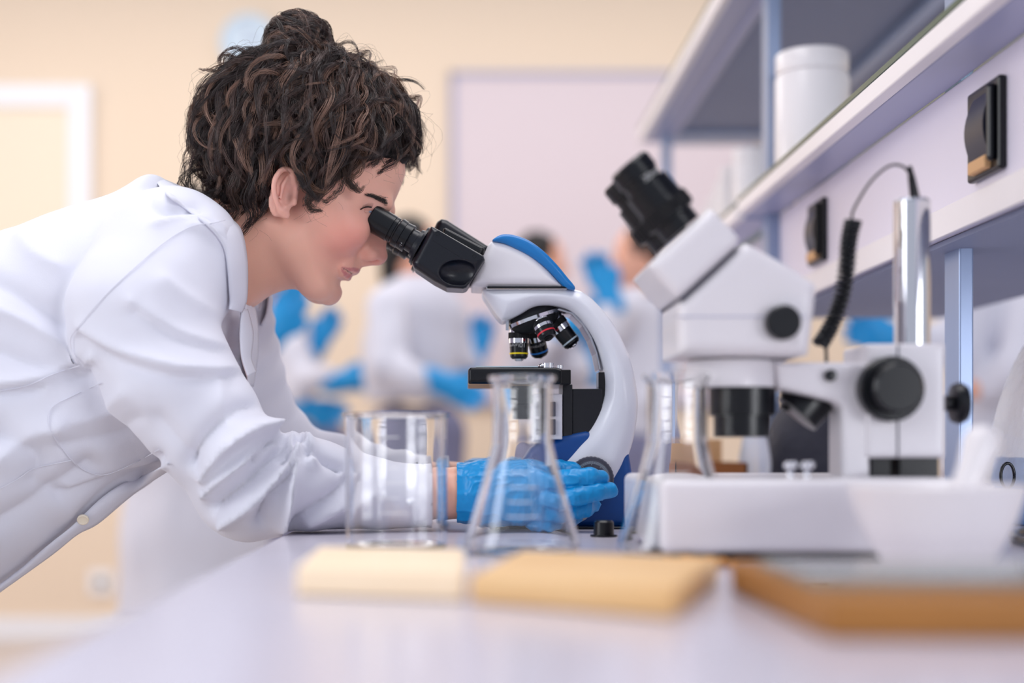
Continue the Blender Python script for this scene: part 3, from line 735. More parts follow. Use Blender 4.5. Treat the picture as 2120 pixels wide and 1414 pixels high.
MB().lathe([(0,.0225),(.017,.0225),(.0172,.0258),(.040,.0262)], (P(1537,0,YS).x, YS, P(0,905,YS).z), seg=64).build('objective', 'black', sm, smooth=True, auto=40)
armo = [(1603,750),(1800,750),(1800,985),(1742,992),(1742,842),(1728,832),(1610,803)]
housing('arm', armo, YS+.0, .022, .004, 'whitewarm', sm, n=0, h=.0018, Y=YS-.02)
knob(1717, 778, YS-.022, [(0,.0045),(.006,.0045),(.0065,.0003)], name='lock_screw', fl=0)
housing('focus_block', [(1790,712),(1953,712),(1953,948),(1790,948)], YS+.01, .036, .004, 'whitewarm', sm, n=0, h=.0018, Y=YS-.02)
MB().box((P(1857,0,YS-.026).x, YS-.0268, P(0,946,YS-.026).z), (P(1860,0,YS-.026).x, YS-.0262, P(0,714,YS-.026).z)).build('seam', 'grey', sm)
knob(1837, 806, YS-.027, [(0,.0245),(.012,.0250),(.014,.0235),(.014,.019),(.030,.0185),(.0315,.017),(.0315,.0003)])
knob(1955, 835, YS, [(0,.006),(.006,.006),(.007,.015),(.012,.0165),(.017,.014),(.0175,.0003)], axis=(1,0,0), name='clamp_knob')
MB().cyl(P(1888, 990, YS+.012), P(1888, 421, YS+.012), .0142, seg=56).build('pillar', 'chrome', sm, smooth=True, auto=40)
MB().lathe([(0,.0142),(.0015,.0142),(.003,.0125),(.003,.0003)], P(1888, 421, YS+.012), seg=56).build('pillar_cap', 'steel', sm, smooth=True, auto=40)
MB().lathe([(0,.017),(.016,.017)], P(1888, 1000, YS+.012), seg=48).build('pillar_collar', 'black', sm, smooth=True, auto=40)
sx('block_foot', 1862, 944, 1944, 995, YS-.014, YS+.03, 'black', .001)
sx('block_foot', 1803, 944, 1846, 995, YS-.005, YS+.03, 'black', .001)
sx('column_foot', 1742, 960, 1800, 996, YS-.01, YS+.02, 'whitewarm', .001)
# tilted black lamp under the arm
a = P(1700, 800, YS+.012); b = P(1645, 862, YS+.012)
MB().lathe([(-.006,.006),(0,.017),(.016,.0195),(.030,.0195),(.031,.016)], a, b-a, 48).build('lamp_housing', 'black', sm, smooth=True, auto=40)
MB().box(P(1622, 850, YS+.005), P(1700, 790, YS+.018)).build('lamp_bracket', 'blackmat', sm, bevel=.002)
for px in (1636, 1671):
    Yc = 1.07; cz = P(0, 1000, Yc)
    c = P(px, 975, Yc); z0 = P(0, 996, Yc).z
    MB().cyl((c.x, Yc, ZT+.052), (c.x, Yc, c.z+.004), .0024).sphere((c.x-.0015, Yc, c.z+.004), .0035).sphere((c.x+.0025, Yc, c.z+.0045), .0032).build('stage_clip', 'chrome', sm, smooth=True)
# coiled lead from the pillar
cd = thing('coiled_lead', P(1885, 420, YS+.012), 'black coiled lead looping from the chrome pillar top', 'cable')
q = cat([P(1896,418,YS+.012), P(1893,395,YS+.01), P(1886,365,YS+.005), P(1868,344,YS), P(1840,344,YS-.003), P(1806,372,YS-.006), P(1780,410,YS-.008), P(1765,440,YS-.008), P(1764,456,YS-.008)], 8)
MB().tube(q, .0011, 8).build('thin_wire', 'black', cd, smooth=True)
MB().lathe([(0,.0042),(.02,.0030),(.030,.0016)], P(1896,420,YS+.012), P(1888,372,YS+.008)-P(1896,420,YS+.012), 24).build('strain_relief', 'black', cd, smooth=True, auto=40)
sp_ = [Vector(v) for v in cat([P(1766,458,YS-.008), P(1757,500,YS-.006), P(1752,560,YS-.002), P(1740,625,YS+.004), P(1718,680,YS+.008), P(1697,714,YS+.01)], 24)]
co = []; turns = 26
for i in range(len(sp_)*6-6):
    j = i//6; f = (i % 6)/6; p = sp_[j].lerp(sp_[min(j+1, len(sp_)-1)], f); t = (sp_[min(j+1, len(sp_)-1)] - sp_[max(j-1, 0)]).normalized()
    u = t.cross(Vector((0,1,0))).normalized(); w = t.cross(u); a_ = 2*math.pi*turns*i/(len(sp_)*6)
    co.append(p + (u*math.cos(a_) + w*math.sin(a_))*.0053)
MB().tube(co, .0019, 6).build('coil', 'black', cd, smooth=True)
MB().tube(cat([P(1697,714,YS+.01), P(1690,705,YS+.006), P(1700,700,YS+.004), P(1709,716,YS+.004), P(1711,750,YS+.004)], 6), .0014, 8).build('lead_end', 'black', cd, smooth=True)
# ------------------------------------------------------------------ the woman at the microscope
YH = YF
wm = thing('person', (P(-330, 0).x, YF+.05, 0), 'woman with curly hair bun and white lab coat bending to the microscope ocular', 'person')
def PL(px, py, lat=0, Y=YH): return P(px, py, Y - lat/1000)
PIT = math.radians(22)
fd = np.array([math.cos(PIT), 0, -math.sin(PIT)]); ud = np.array([math.sin(PIT), 0, math.cos(PIT)])
SKC = P(653, 299)
def head_grid():
    lo = P(340, 740, YH); hi = P(880, 120, YH)
    g = G((lo.x, YH-.115, lo.z), (hi.x, YH+.115, hi.z), .0016).mirror(YH)
    g.F = g.ell(SKC, (.0925, .074, .073), PIT)
    # cheek/face volume from the profile outline
    face = [(834,346),(829,380),(813,424),(797,450),(782,480),(766,505),(751,528),(744,542),(733,553),(716,565),(708,579),(700,591),(701,603),(695,618),(680,626),(652,616),(609,597),(570,585),(540,560),(530,500),(540,440),(570,400),(620,330),(700,300),(800,300)]
    o = [tuple(p) for p in cat(xz(face), 4, True)]
    X = g.x - P(604,419).x; Z = g.z - P(604,419).z; up = X*ud[0] + Z*ud[2]; fw = X*fd[0] + Z*fd[2]   # metres in the head's own frame
    W = np.interp(up.ravel(), [-.11, -.075, -.045, -.01, .03, .08], [.036, .046, .055, .063, .065, .066]).reshape(up.shape)
    W = W * np.interp(fw.ravel(), [-.03, .0, .09], [.92, 1.0, .97]).reshape(fw.shape)
    g.add(g.pillow(o, YH, W.astype(np.float32), .055, 1.6), .012)
    # neck
    g.add(g.chain([(PL(556,482), .050), (PL(471,524), .0515), (PL(380,580), .060)], .02), .018)
    g.add(g.cap(PL(562,462,50), PL(500,596,16), .010, .010), .02)
    # cheek, jaw angle, chin
    g.add(g.ell(PL(716,472,40), (.022,.016,.018), PIT), .022)
    g.add(g.cap(PL(596,500,47), PL(650,588,24), .010, .011), .02)
    g.add(g.ell(PL(681,602), (.0118,.0135,.0122)), .008)
    # temple dip
    # nose
    g.add(g.chain([(PL(798,446), .0058), (PL(786,497), .0060), (PL(783.5,528), .0079)], .004), .006)
    g.add(g.cap(PL(777,470), PL(762,512), .0085, .0125), .010)
    g.add(g.ell(PL(785,530), (.0084,.0088,.0078), PIT), .004)
    g.add(g.ell(PL(766,527,11), (.0086,.0052,.0066), PIT-.3), .006)
    g.add(g.cap(PL(782,540), PL(757,541), .0042, .0052), .004)
    g.sub(g.ell(PL(775,541,6.2), (.0052,.0030,.0034), PIT-.2), .0018)
    g.sub(g.cap(PL(748,524,19), PL(757,541,16), .0010, .0010), .006)
    # muzzle and lips
    g.add(g.cap(PL(730,548), PL(714,548,15), .0075, .0080), .010)
    up_ = [(PL(736,558), .0037), (PL(733,557,6), .0040), (PL(724,555.5,15), .0032), (PL(710,553,26), .0014)]
    lo_ = [(PL(718,573), .0041), (PL(716,572,7), .0041), (PL(710,566,16), .0031), (PL(706,557,25), .0013)]
    g.add(g.chain(up_, .002), .0035); g.add(g.chain(lo_, .002), .0035)
    def surf(px, py):
        for lat in np.arange(60, -1, -.5):
            q = PL(px, py, lat); k = [int(round((q[a]-g.lo[a])/g.h)) for a in range(3)]
            if g.F[k[0], k[1], k[2]] < 0: return lat
        return 0
    sl = [(728,566.5),(724,564),(719,560.5),(713,557.5),(706,554)]
    g.sub(g.chain([(PL(a, b, surf(a, b)+.3), r) for (a, b), r in zip(sl, (.0010,.0013,.0015,.0014,.0008))], .001), .0012)
    g.sub(g.cap(PL(741,553), PL(749,546), .0012, .0012), .004)          # philtrum
    g.sub(g.cap(PL(716,589), PL(710,586,12), .0022, .0018), .008)      # under the lower lip
    # eye socket, ball, lids
    g.sub(g.ell(PL(789,444,33), (.0115,.017,.0105), PIT), .008)
    g.add(g.ell(PL(761,439,30.5), (.0126,.0126,.0126)), .0015)
    g.add(g.chain([(PL(745,435,40.5), .0018), (PL(752,428,41), .0030), (PL(767,423,38), .0034), (PL(783,429,31), .003)], .002), .004)
    g.add(g.chain([(PL(745,436,40.5), .0014), (PL(755,445,41), .0022), (PL(772,450,38), .0024)], .002), .004)
    g.sub(g.chain([(PL(750,436,43.5), .0008), (PL(760,437,44), .0022), (PL(776,440,41), .0028)], .001), .0008)
    g.add(g.cap(PL(764,408,36), PL(800,424,22), .0052, .0060), .012)    # brow ridge
    # ear
    g.sub(g.ell(PL(609,408,70), (.010,.008,.020), PIT), .006)
    d = g.ell(PL(588,398,73), (.0135,.0042,.026), PIT-.05); g.add(d, .006)
    hel = cat([(612,412,70),(610,385,74),(607,362,76),(597,350,79),(583,352,81),(571,368,83),(567,388,83),(570,411,81),(577,430,78)], 4)
    g.add(g.chain([(PL(*p), .0026) for p in hel], .001), .0015)
    g.add(g.cap(PL(582,436,76), PL(592,445,73), .0048, .0042, 1.4), .003)
    g.add(g.chain([(PL(596,366,77), .0020), (PL(585,385,79), .0023), (PL(583,408,78.5), .0022), (PL(592,425,76.5), .0022)], .001), .0015)
    g.sub(g.ell(PL(599,402,78), (.0062,.0052,.0115), PIT), .002)
    g.add(g.ell(PL(609,418,73), (.0032,.0030,.0042)), .002)
    return g
g = head_grid()
Vh, Qh = nets(g.F, g.lo, g.h); Vh = relax(Vh, Qh, 4)
# remaining body under the coat: torso, arms down to the wrists, coarse but continuous with the neck
NA = [(P(320,640,1.42), .045), (P(430,820,1.38), .036), (P(525,1005,1.37), .030), (P(760,1024,1.385), .0255), (P(880,1024,1.395), .0250), (P(985,1018,1.395), .0265)]
FA = [(P(400,640,1.55), .045), (P(475,790,1.60), .036), (P(580,975,1.60), .030), (P(760,1000,1.58), .026), (P(930,1008,1.55), .025), (P(1010,1005,1.54), .026)]
lo = P(-460, 1260, YF); hi = P(1040, 420, YF)
g2 = G((lo.x, 1.24, lo.z), (hi.x, 1.72, hi.z), .0052)
g2.F = g2.chain([(P(380,580), .056), (P(290,660), .085), (P(0,820), .105), (P(-330,990), .12)], .04)
g2.add(g2.chain(NA, .01), .03); g2.add(g2.chain(FA, .01), .03)
V2, Q2 = nets(g2.F, g2.lo, g2.h); V2 = relax(V2, Q2, 4)
N2 = vnormals(V2, Q2)
wr = (V2[:,0] > P(900,0,1.4).x); V2 = V2 + N2*(.0006*vnoise(V2, 120, 2)*wr)[:, None]
# legs down to the floor
g3 = G((P(-560,0).x, 1.3, -.01), (P(-180,0).x, 1.75, .95), .014)
g3.F = g3.chain([(P(-330,960,1.43), .12), (Vector((P(-380,0).x, 1.42, .48)), .065), (Vector((P(-390,0).x, 1.42, .08)), .045)], .04)
g3.add(g3.chain([(P(-330,960,1.56), .12), (Vector((P(-370,0).x, 1.60, .48)), .065), (Vector((P(-400,0).x, 1.60, .08)), .045)], .04), .03)
V3, Q3 = nets(g3.F, g3.lo, g3.h)
def skin_tone(V):
    base = np.array([.88, .48, .36]); C = np.tile(base, (len(V), 1))
    def blob(px, py, lat, r, col, a):
        nonlocal C
        for s_ in (-1, 1):
            p = np.array(PL(px, py, lat)); p[1] = YH + s_*(p[1]-YH)
            w = np.exp(-((V-p)**2).sum(1)/(r*r))*a; C = C*(1-w[:,None]) + np.array(col)*w[:,None]
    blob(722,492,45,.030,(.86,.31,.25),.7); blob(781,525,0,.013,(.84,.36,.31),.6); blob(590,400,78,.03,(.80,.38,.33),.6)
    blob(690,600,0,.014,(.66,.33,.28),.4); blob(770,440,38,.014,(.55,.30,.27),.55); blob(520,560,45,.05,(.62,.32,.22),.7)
    n = vnoise(V, 60, 4)*.03; C = C*(1+n[:,None])
    W_ = V.copy(); W_[:,1] = YH - np.abs(W_[:,1]-YH); W_[:,0] *= W_[:,1]/V[:,1]*0+1
    pu = W_[:,0]/W_[:,1]*FPX + VX; pv = VY - (W_[:,2]-ZC)/W_[:,1]*FPX
    def stroke(pts, ws, col, a):
        nonlocal C
        q = [np.array(p, float) for p in cat([(*p, w) for p, w in zip(pts, ws)], 5)]; best = np.full(len(V), -9.)
        for p in q: best = np.maximum(best, p[2]-np.hypot(pu-p[0], pv-p[1]))
        m = np.clip(best/1.2+.5, 0, 1)*a*(V[:,0] > P(660,0).x); C = C*(1-m[:,None]) + np.array(col)*m[:,None]
    stroke([(741,560),(734,558.5),(724,557),(709,553.5)], (4.2,4.4,3.0,1.0), (.62,.19,.20), .8)
    stroke([(726,573),(719,570.5),(713,565),(706,555)], (5.0,5.0,3.4,.8), (.62,.18,.19), .8)
    stroke([(729,567),(722,562.5),(714,557.5),(703,552.5)], (1.1,1.1,1.0,.3), (.14,.03,.04), .85)  # shade between the lips, painted into the skin tone
    C = C*(1-.45*np.exp(-((pu-601)**2/60+(pv-410)**2/240))[:,None]*(V[:,1] < YH-.06)[:,None])  # shade of the near ear's hollow, painted into the skin tone
    # shaved shade of scalp under the hair
    return np.clip(C, 0, 1)
V = np.concatenate([Vh, V2, V3]); Q = np.concatenate([Qh, Q2+len(Vh), Q3+len(Vh)+len(V2)])
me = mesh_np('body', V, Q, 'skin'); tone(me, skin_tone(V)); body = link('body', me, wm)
# eyes, brows, lashes
for s_ in (-1, 1):
    c = PL(762, 439.5, 29.5); c = Vector((c.x, YH + s_*.0295, c.z))
    e_ = MB().sphere(c, .0119, 28, 18).build('eye', 'sclera', wm, smooth=True)
    d = Vector((.93, s_*.12, -.34)).normalized(); MB().lathe([(.0, .0058), (.0004, .0052), (.0006, .0004)], c + d*.0108, d, 32).build('iris', 'brown', e_, smooth=True)
VU = Vh[:,0]/Vh[:,1]*FPX + VX; VV_ = VY - (Vh[:,2]-ZC)/Vh[:,1]*FPX
def headpt(px, py):
    """the near skin surface at a spot measured on the photograph"""
    d = (VU-px)**2 + (VV_-py)**2; j = np.argsort(d)[:60]; j = j[d[j] < d[j[0]]+9]
    y = Vh[j,1].min(); return P(px, py, y)
for s_ in (-1, 1):
    q = [headpt(p[0], p[1]) + Vector((0,-.0003,0)) for p in cat([(746,434),(752,430.5),(760,428.5),(770,429.5)], 5)]; q = [Vector((p.x, YH + s_*(YH-p.y), p.z)) for p in q]
    MB().tube(q, [.0002]+[.0006]*(len(q)-2)+[.0004], 8).build('lash_line', 'lashline', wm, smooth=True)
def strands_mesh(name, paths, rad, cols, parent, m, k=3):
    """paths: (n, m, 3); rad: (n, m); cols: (n, 3)"""
    n, mm, _ = paths.shape
    T = np.gradient(paths, axis=1); T /= np.linalg.norm(T, axis=2, keepdims=True)+1e-12
    A = np.cross(T, np.array([.31, .77, .55])); A /= np.linalg.norm(A, axis=2, keepdims=True)+1e-12; B = np.cross(T, A)
    V = []
    for j in range(k):
        a_ = 2*math.pi*j/k; V.append(paths + (A*math.cos(a_) + B*math.sin(a_))*rad[:, :, None])
    V = np.stack(V, 2).reshape(-1, 3)                     # n, mm, k
    i = np.arange(n)[:, None, None]*mm*k + np.arange(mm-1)[None, :, None]*k + np.arange(k)[None, None, :]
    i2 = np.arange(n)[:, None, None]*mm*k + np.arange(mm-1)[None, :, None]*k + ((np.arange(k)+1) % k)[None, None, :]
    Q = np.stack([i, i2, i2+k, i+k], -1).reshape(-1, 4)
    me = mesh_np(name, V, Q, m); C = np.repeat(cols, mm*k, axis=0)
    tone(me, C); return link(name, me, parent)
# eyebrow and lashes
R_ = np.random.default_rng(3)
paths = []
for side in (0, 1):
    for i in range(260):
        t = R_.random(); px = 762 + 42*t; py = 405 + 16*t - 3*math.sin(3*t) + R_.normal()*(1.0+2.4*t); lat = 37-17*t
        p = np.array(headpt(px, py)); p[1] -= .0004; n_ = np.array([.45, -.75, .1])
        q = [p + np.array([-.0009*j, -.00035*(j > 0)-.0004, .0003*j*(1-2*R_.random()*.3)])*1.3 + np.array([0,-.0012,0]) for j in range(4)]
        q = np.array(q)
        if side: q[:,1] = 2*YH - q[:,1]
        paths.append(q)
paths = np.array(paths)
strands_mesh('eyebrow', paths, np.full(paths.shape[:2], .00016), np.tile([.02,.012,.01], (len(paths), 1)), wm, 'hair')
paths = []
for side in (0, 1):
    for i in range(24):
        t = i/23; a_ = headpt(747+22*t, 434-5*math.sin(2.2*t)); d = np.array([.45, -.75, .25]); d /= np.linalg.norm(d); L_ = .0055
        q = np.array([np.array(a_) + d*L_*s + np.array([0, 0, .0022*s*s]) for s in np.linspace(0, 1, 5)])
        if side: q[:,1] = 2*YH - q[:,1]
        paths.append(q)
paths = np.array(paths); rr = np.tile(np.linspace(.00016, .00003, 5), (len(paths), 1))
strands_mesh('eyelash', paths, rr, np.tile([.01,.008,.008], (len(paths), 1)), wm, 'hair')

# ---- hair
BUN = P(618, 98); U = Vector(ud); Fv = Vector(fd)
def hz(pts): return xz(pts)
hl = [(838,352),(820,350),(796,352),(770,366),(745,388),(719,400),(700,415),(683,438),(668,448),(653,427),(643,406),(630,382),(609,374),(590,388),(578,425),(566,462),(546,488),(508,512),(474,503),(440,470),(400,400),(395,250),(430,180),(520,120),(640,105),(760,125),(850,190),(872,260),(866,320)]
hair_poly = [tuple(p) for p in cat(hz(hl), 3, True)]
lo = P(380, 520); hi = P(880, 20)
gh = G((lo.x, YH-.12, lo.z), (hi.x, YH+.12, hi.z), .0026)
SK2 = P(640, 297)
gh.F = gh.ell(SK2, (.1085, .089, .089), PIT-.06)
gh.add(gh.ell(P(735,225), (.052,.062,.040), PIT+.2), .03)
gh.add(gh.ell(P(490,400), (.026,.045,.036), -.5), .03)
gh.add(gh.ell(P(512,445), (.018,.040,.022), -.5), .02)
mask = gh.poly2(hair_poly)
gh.F = -smin(-gh.F, -(mask + np.zeros_like(gh.F)), .004)
gh.add(gh.ell(BUN, (.034, .033, .031), -.3), .012)
gh.add(gh.ell(P(630,145), (.026,.03,.014), 0), .012)
def hairfn(V, Q):
    N = vnormals(V, Q); return V + N*(.0022*vnoise(V, 90, 1) + .0035*vnoise(V, 40, 2) - .003)[:, None]
hair = sdf_obj('hair', gh, 'hairdark', wm, fn=hairfn); 
R_ = np.random.default_rng(11)
Cn = np.array(SK2); RAD = np.array([.1085, .089, .089]); PP = PIT-.06
f2 = np.array([math.cos(PP), 0, -math.sin(PP)]); u2 = np.array([math.sin(PP), 0, math.cos(PP)]); yv = np.array([0, 1., 0])
pole = np.array(P(628, 140)) - Cn; pole /= np.linalg.norm(pole)
pe1 = np.cross(yv, pole); pe1 /= np.linalg.norm(pe1); pe2 = np.cross(pole, pe1)     # pe1 ~ forwards
def onskull(th, ph, h):
    d = pole*np.cos(th)[..., None] + (pe1*np.cos(ph)[..., None] + pe2*np.sin(ph)[..., None])*np.sin(th)[..., None]
    a = (d@f2)/RAD[0]; b = (d@yv)/RAD[1]; c = (d@u2)/RAD[2]; r = 1/np.sqrt(a*a+b*b+c*c)
    return Cn + d*(r + h)[..., None]
hp = np.array(hair_poly)
def inside(x, z):
    ins = np.zeros(x.shape, bool); n = len(hp)
    for i in range(n):
        ax, az = hp[i]; bx_, bz = hp[(i+1) % n]
        ins ^= ((az > z) != (bz > z)) & (x < (bx_-ax)*(z-az)/(bz-az+1e-12)+ax)
    return ins
NPT = 22; S = np.linspace(0, 1, NPT)
allp, allr, allc = [], [], []
def lock(center, rlock, n, col, amp=.25, r0=.00019, seed=0):
    """a bundle of n strands round the centre path (NPT,3)"""
    T = np.gradient(center, axis=0); T /= np.linalg.norm(T, axis=1)[:, None]+1e-12
    A = np.cross(T, np.array([.2, .9, .3])); A /= np.linalg.norm(A, axis=1)[:, None]+1e-12; B = np.cross(T, A)
    a0 = R_.random(n)*2*math.pi; rr = np.sqrt(R_.random(n)); tw = R_.normal(0, .5)*3
    w = rlock*(np.interp(S, [0, .15, .6, 1], [.35, 1, .95, .25]))
    for j in range(n):
        ang = a0[j] + tw*S; fz = np.cumsum(R_.normal(0, .00022, (NPT, 3)), 0)
        p = center + (A*np.cos(ang)[:, None] + B*np.sin(ang)[:, None]*.45)*(w*rr[j])[:, None] + fz*(1.6 if rr[j] > .9 else .6)
        allp.append(p); allr.append(r0*np.interp(S, [0, .8, 1], [1, .9, .25])); allc.append(np.array(col)*(1+R_.normal(0, .15)))
def colour():
    q = R_.random()
    if q < .45: c_ = np.array([.030, .019, .018])
    elif q < .80: c_ = np.array([.085, .050, .042])
    else: c_ = np.array([.22, .125, .090])
    return c_*(1+R_.normal(0, .12))
made = 0
ctr = np.array([P(640,300).x, P(640,300).z])
def inside2(x, z, grow):
    """outline pushed outwards at the back and the top only"""
    gx = (x-ctr[0])/(1+grow)+ctr[0]; gz = (z-ctr[1])/(1+grow)+ctr[1]
    return inside(x, z) | (inside(gx, gz) & ((x < P(470,0).x) | (z > P(0,230).z)))
for it in range(2300):
    ph = R_.uniform(-math.pi, math.pi); th0 = R_.uniform(.15, 1.75)
    side = math.sin(ph)*pe2[1] + math.cos(ph)*pe1[1]
    if side > .35 and R_.random() < .6: continue
    ln = R_.uniform(.45, 1.15)
    th = th0 + ln*S; phs = ph + R_.normal(0, .16)*S + .10*np.sin(4*S + R_.random()*6)
    wild = R_.random() < .30
    h = R_.uniform(-.008, .006) + (.009 if wild else .004)*np.sin(np.pi*S)*R_.random() + (.020 if wild else .006)*R_.random()*S**2
    c = onskull(th, phs, h)
    turns = R_.uniform(.7, 1.9); a_ = R_.uniform(.004, .011); p0 = R_.random()*6.28
    rad_ = c - Cn; rad_ /= np.linalg.norm(rad_, axis=1)[:, None]; T = np.gradient(c, axis=0); T /= np.linalg.norm(T, axis=1)[:, None]; sd_ = np.cross(T, rad_)
    am = a_*np.interp(S, [0, .3, 1], [.3, .8, 1.35]); c = c + sd_*(am*np.sin(2*math.pi*turns*S+p0))[:, None] + rad_*(am*.8*np.cos(2*math.pi*turns*S+p0))[:, None]
    c[:, 2] -= .006*S**2*R_.random()
    g_ = .13 if wild else .03
    k = inside2(c[:,0], c[:,2], g_)
    if not k[:int(NPT*.6)].all(): continue
    if (~k).any() and (c[~k][:,0].max() > P(556,0).x and c[~k][:,2].min() < P(0,330).z) and (~k).sum() > 2: continue
    if (~k).sum() > 5: continue
    lock(c, R_.uniform(.0020, .0046), int(R_.integers(12, 20)), colour()*(1.15 if h[8] > .003 else .8)); made += 1
# nape and back-of-neck ringlets
for it in range(120):
    x0 = R_.uniform(430, 560); y0 = R_.uniform(330, 440) ; lat = R_.uniform(-60, 66)
    if R_.random() < .7: lat = abs(lat)
    e = np.array([x0 + R_.normal(0, 14) - 4, y0 + R_.uniform(35, 75), max(abs(lat)*.8, 0)*np.sign(lat+1e-6)])
    e[0] = np.clip(e[0], 418, 545); e[1] = min(e[1], 500 - max(0, (470-e[0]))*.7)
    tt = S[:, None]; p_ = np.array([x0, y0, lat])*(1-tt) + e*tt
    c = np.array([np.array(PL(q[0], q[1], q[2]+4)) for q in p_]); r_ = R_.uniform(.003, .009); tn = R_.uniform(.6, 1.7); p0 = R_.random()*6.28
    c[:,0] += r_*np.sin(2*math.pi*tn*S+p0)*np.interp(S, [0,1], [.4,1.3]); c[:,1] += r_*np.cos(2*math.pi*tn*S+p0)
    lock(c, R_.uniform(.0018, .0036), int(R_.integers(10, 17)), colour()*.8)
# baby hair and hanging locks drawn by hand: (px, py, lat)
hand = [
 ([(690,330,74),(705,360,76),(700,385,77),(684,405,78),(668,418,77),(655,412,78)], .004, 22, 1),
 ([(660,330,80),(668,362,84),(655,392,85),(640,410,84),(648,428,82),(668,432,80)], .0045, 26, 1),
 ([(640,320,82),(625,350,86),(634,380,87),(652,398,86),(672,402,83)], .004, 22, 2),
 ([(600,300,84),(596,325,88),(612,350,89),(622,372,88),(634,398,87),(655,418,84)], .0045, 26, 0),
 ([(735,300,72),(748,330,73),(742,356,72),(722,372,71),(730,392,69),(746,400,66)], .004, 22, 2),
 ([(700,300,78),(722,335,78),(716,365,77),(735,388,73),(745,380,70)], .0035, 20, 1),
 ([(430,420,40),(412,440,42),(424,470,40),(452,482,38),(470,470,36)], .003, 16, 0),
 ([(420,400,30),(400,420,30),(398,450,30),(420,476,28),(450,490,26),(482,492,24)], .0022, 14, 0),
 ([(440,440,50),(425,465,50),(440,488,48),(470,497,44),(500,490,40)], .002, 12, 0),
 ([(415,340,10),(388,352,10),(370,375,12),(366,398,12)], .0015, 8, 0),
 ([(430,350,20),(396,356,20),(384,385,20),(392,406,20),(408,398,20)], .0016, 9, 0),
 ([(440,215,10),(408,214,8),(394,232,6),(400,258,4),(420,276,2)], .002, 12, 2),
 ([(450,225,0),(414,228,0),(404,245,0),(412,262,0),(424,278,0)], .0016, 9, 2),
 ([(500,130,20),(478,118,20),(464,122,20),(462,140,20),(476,152,20)], .003, 16, 2),
 ([(520,145,30),(480,138,30),(445,148,26),(424,146,26)], .003, 16, 2),
 ([(505,160,30),(460,160,28),(430,190,24),(416,215,20)], .0035, 18, 1),
 ([(455,190,30),(420,196,30),(396,216,28),(394,246,26),(412,262,26),(428,250,28)], .0032, 18, 2),
 ([(430,250,30),(402,262,30),(392,292,28),(402,318,26),(424,322,26)], .003, 16, 1),
 ([(425,330,30),(398,338,30),(384,362,28),(392,392,26),(412,400,28)], .0028, 16, 0),
 ([(440,400,50),(410,412,50),(402,445,46),(425,470,44),(456,468,44),(462,446,46)], .003, 16, 0),
 ([(470,440,60),(446,452,60),(440,480,56),(466,500,52),(498,494,50)], .003, 16, 0),
 ([(700,150,40),(745,142,40),(786,158,36),(806,186,36)], .003, 16, 2),
 ([(440,300,20),(408,310,20),(398,330,20),(404,350,20)], .0018, 10, 1),
 ([(690,140,30),(730,128,30),(752,142,30),(760,160,30)], .0022, 12, 2),
 ([(770,160,30),(815,160,28),(838,190,24),(842,225,20)], .0025, 14, 2),
 ([(800,200,30),(852,215,26),(866,262,20),(862,310,14),(846,330,8)], .004, 22, 0),
 ([(780,220,50),(835,250,44),(850,300,34),(836,335,22)], .0045, 24, 0),
 ([(760,240,60),(810,280,56),(822,320,48),(798,340,46),(780,352,50)], .004, 22, 0),
 ([(720,250,70),(775,290,66),(782,325,62),(760,345,62)], .004, 22, 1),
 ([(560,350,82),(548,380,78),(556,410,74),(545,440,68),(525,460,62)], .0035, 20, 0),
 ([(530,350,80),(515,400,74),(528,440,66),(505,470,58),(480,486,50)], .0045, 24, 0),
 ([(500,340,74),(480,390,68),(488,430,60),(462,460,52),(440,455,44)], .0045, 24, 1),
 ([(590,210,80),(600,240,86),(622,262,90),(618,290,92),(588,305,92),(600,330,90)], .0045, 26, 2),
 ([(580,180,74),(572,215,82),(592,250,88),(585,290,92),(560,315,90)], .0045, 26, 1),
 ([(640,180,72),(664,220,80),(668,262,86),(640,300,90),(655,335,88)], .0045, 26, 1),
 ([(660,250,84),(690,270,84),(700,300,82),(680,322,82)], .0035, 22, 2),
]
tones = [np.array([.022,.013,.012]), np.array([.055,.030,.022]), np.array([.16,.080,.048])]
for pts, rl, n, tci in hand:
    q = np.array(cat(pts, 8)); t = np.linspace(0, len(q)-1, NPT); i0 = np.clip(t.astype(int), 0, len(q)-2); q = q[i0] + (q[i0+1]-q[i0])*(t-i0)[:, None]
    c = np.array([np.array(PL(*p)) for p in q])
    for rep in range(2):
        cc = c + R_.normal(0, .0016, 3) + np.cumsum(R_.normal(0, .0005, (NPT, 3)), 0); lock(cc, rl*1.05, n, tones[tci]*(1+R_.normal(0,.15)))
        if rep: 
            cm = cc.copy(); cm[:,1] = 2*YH - cm[:,1]; lock(cm, rl, n//2, tones[tci])
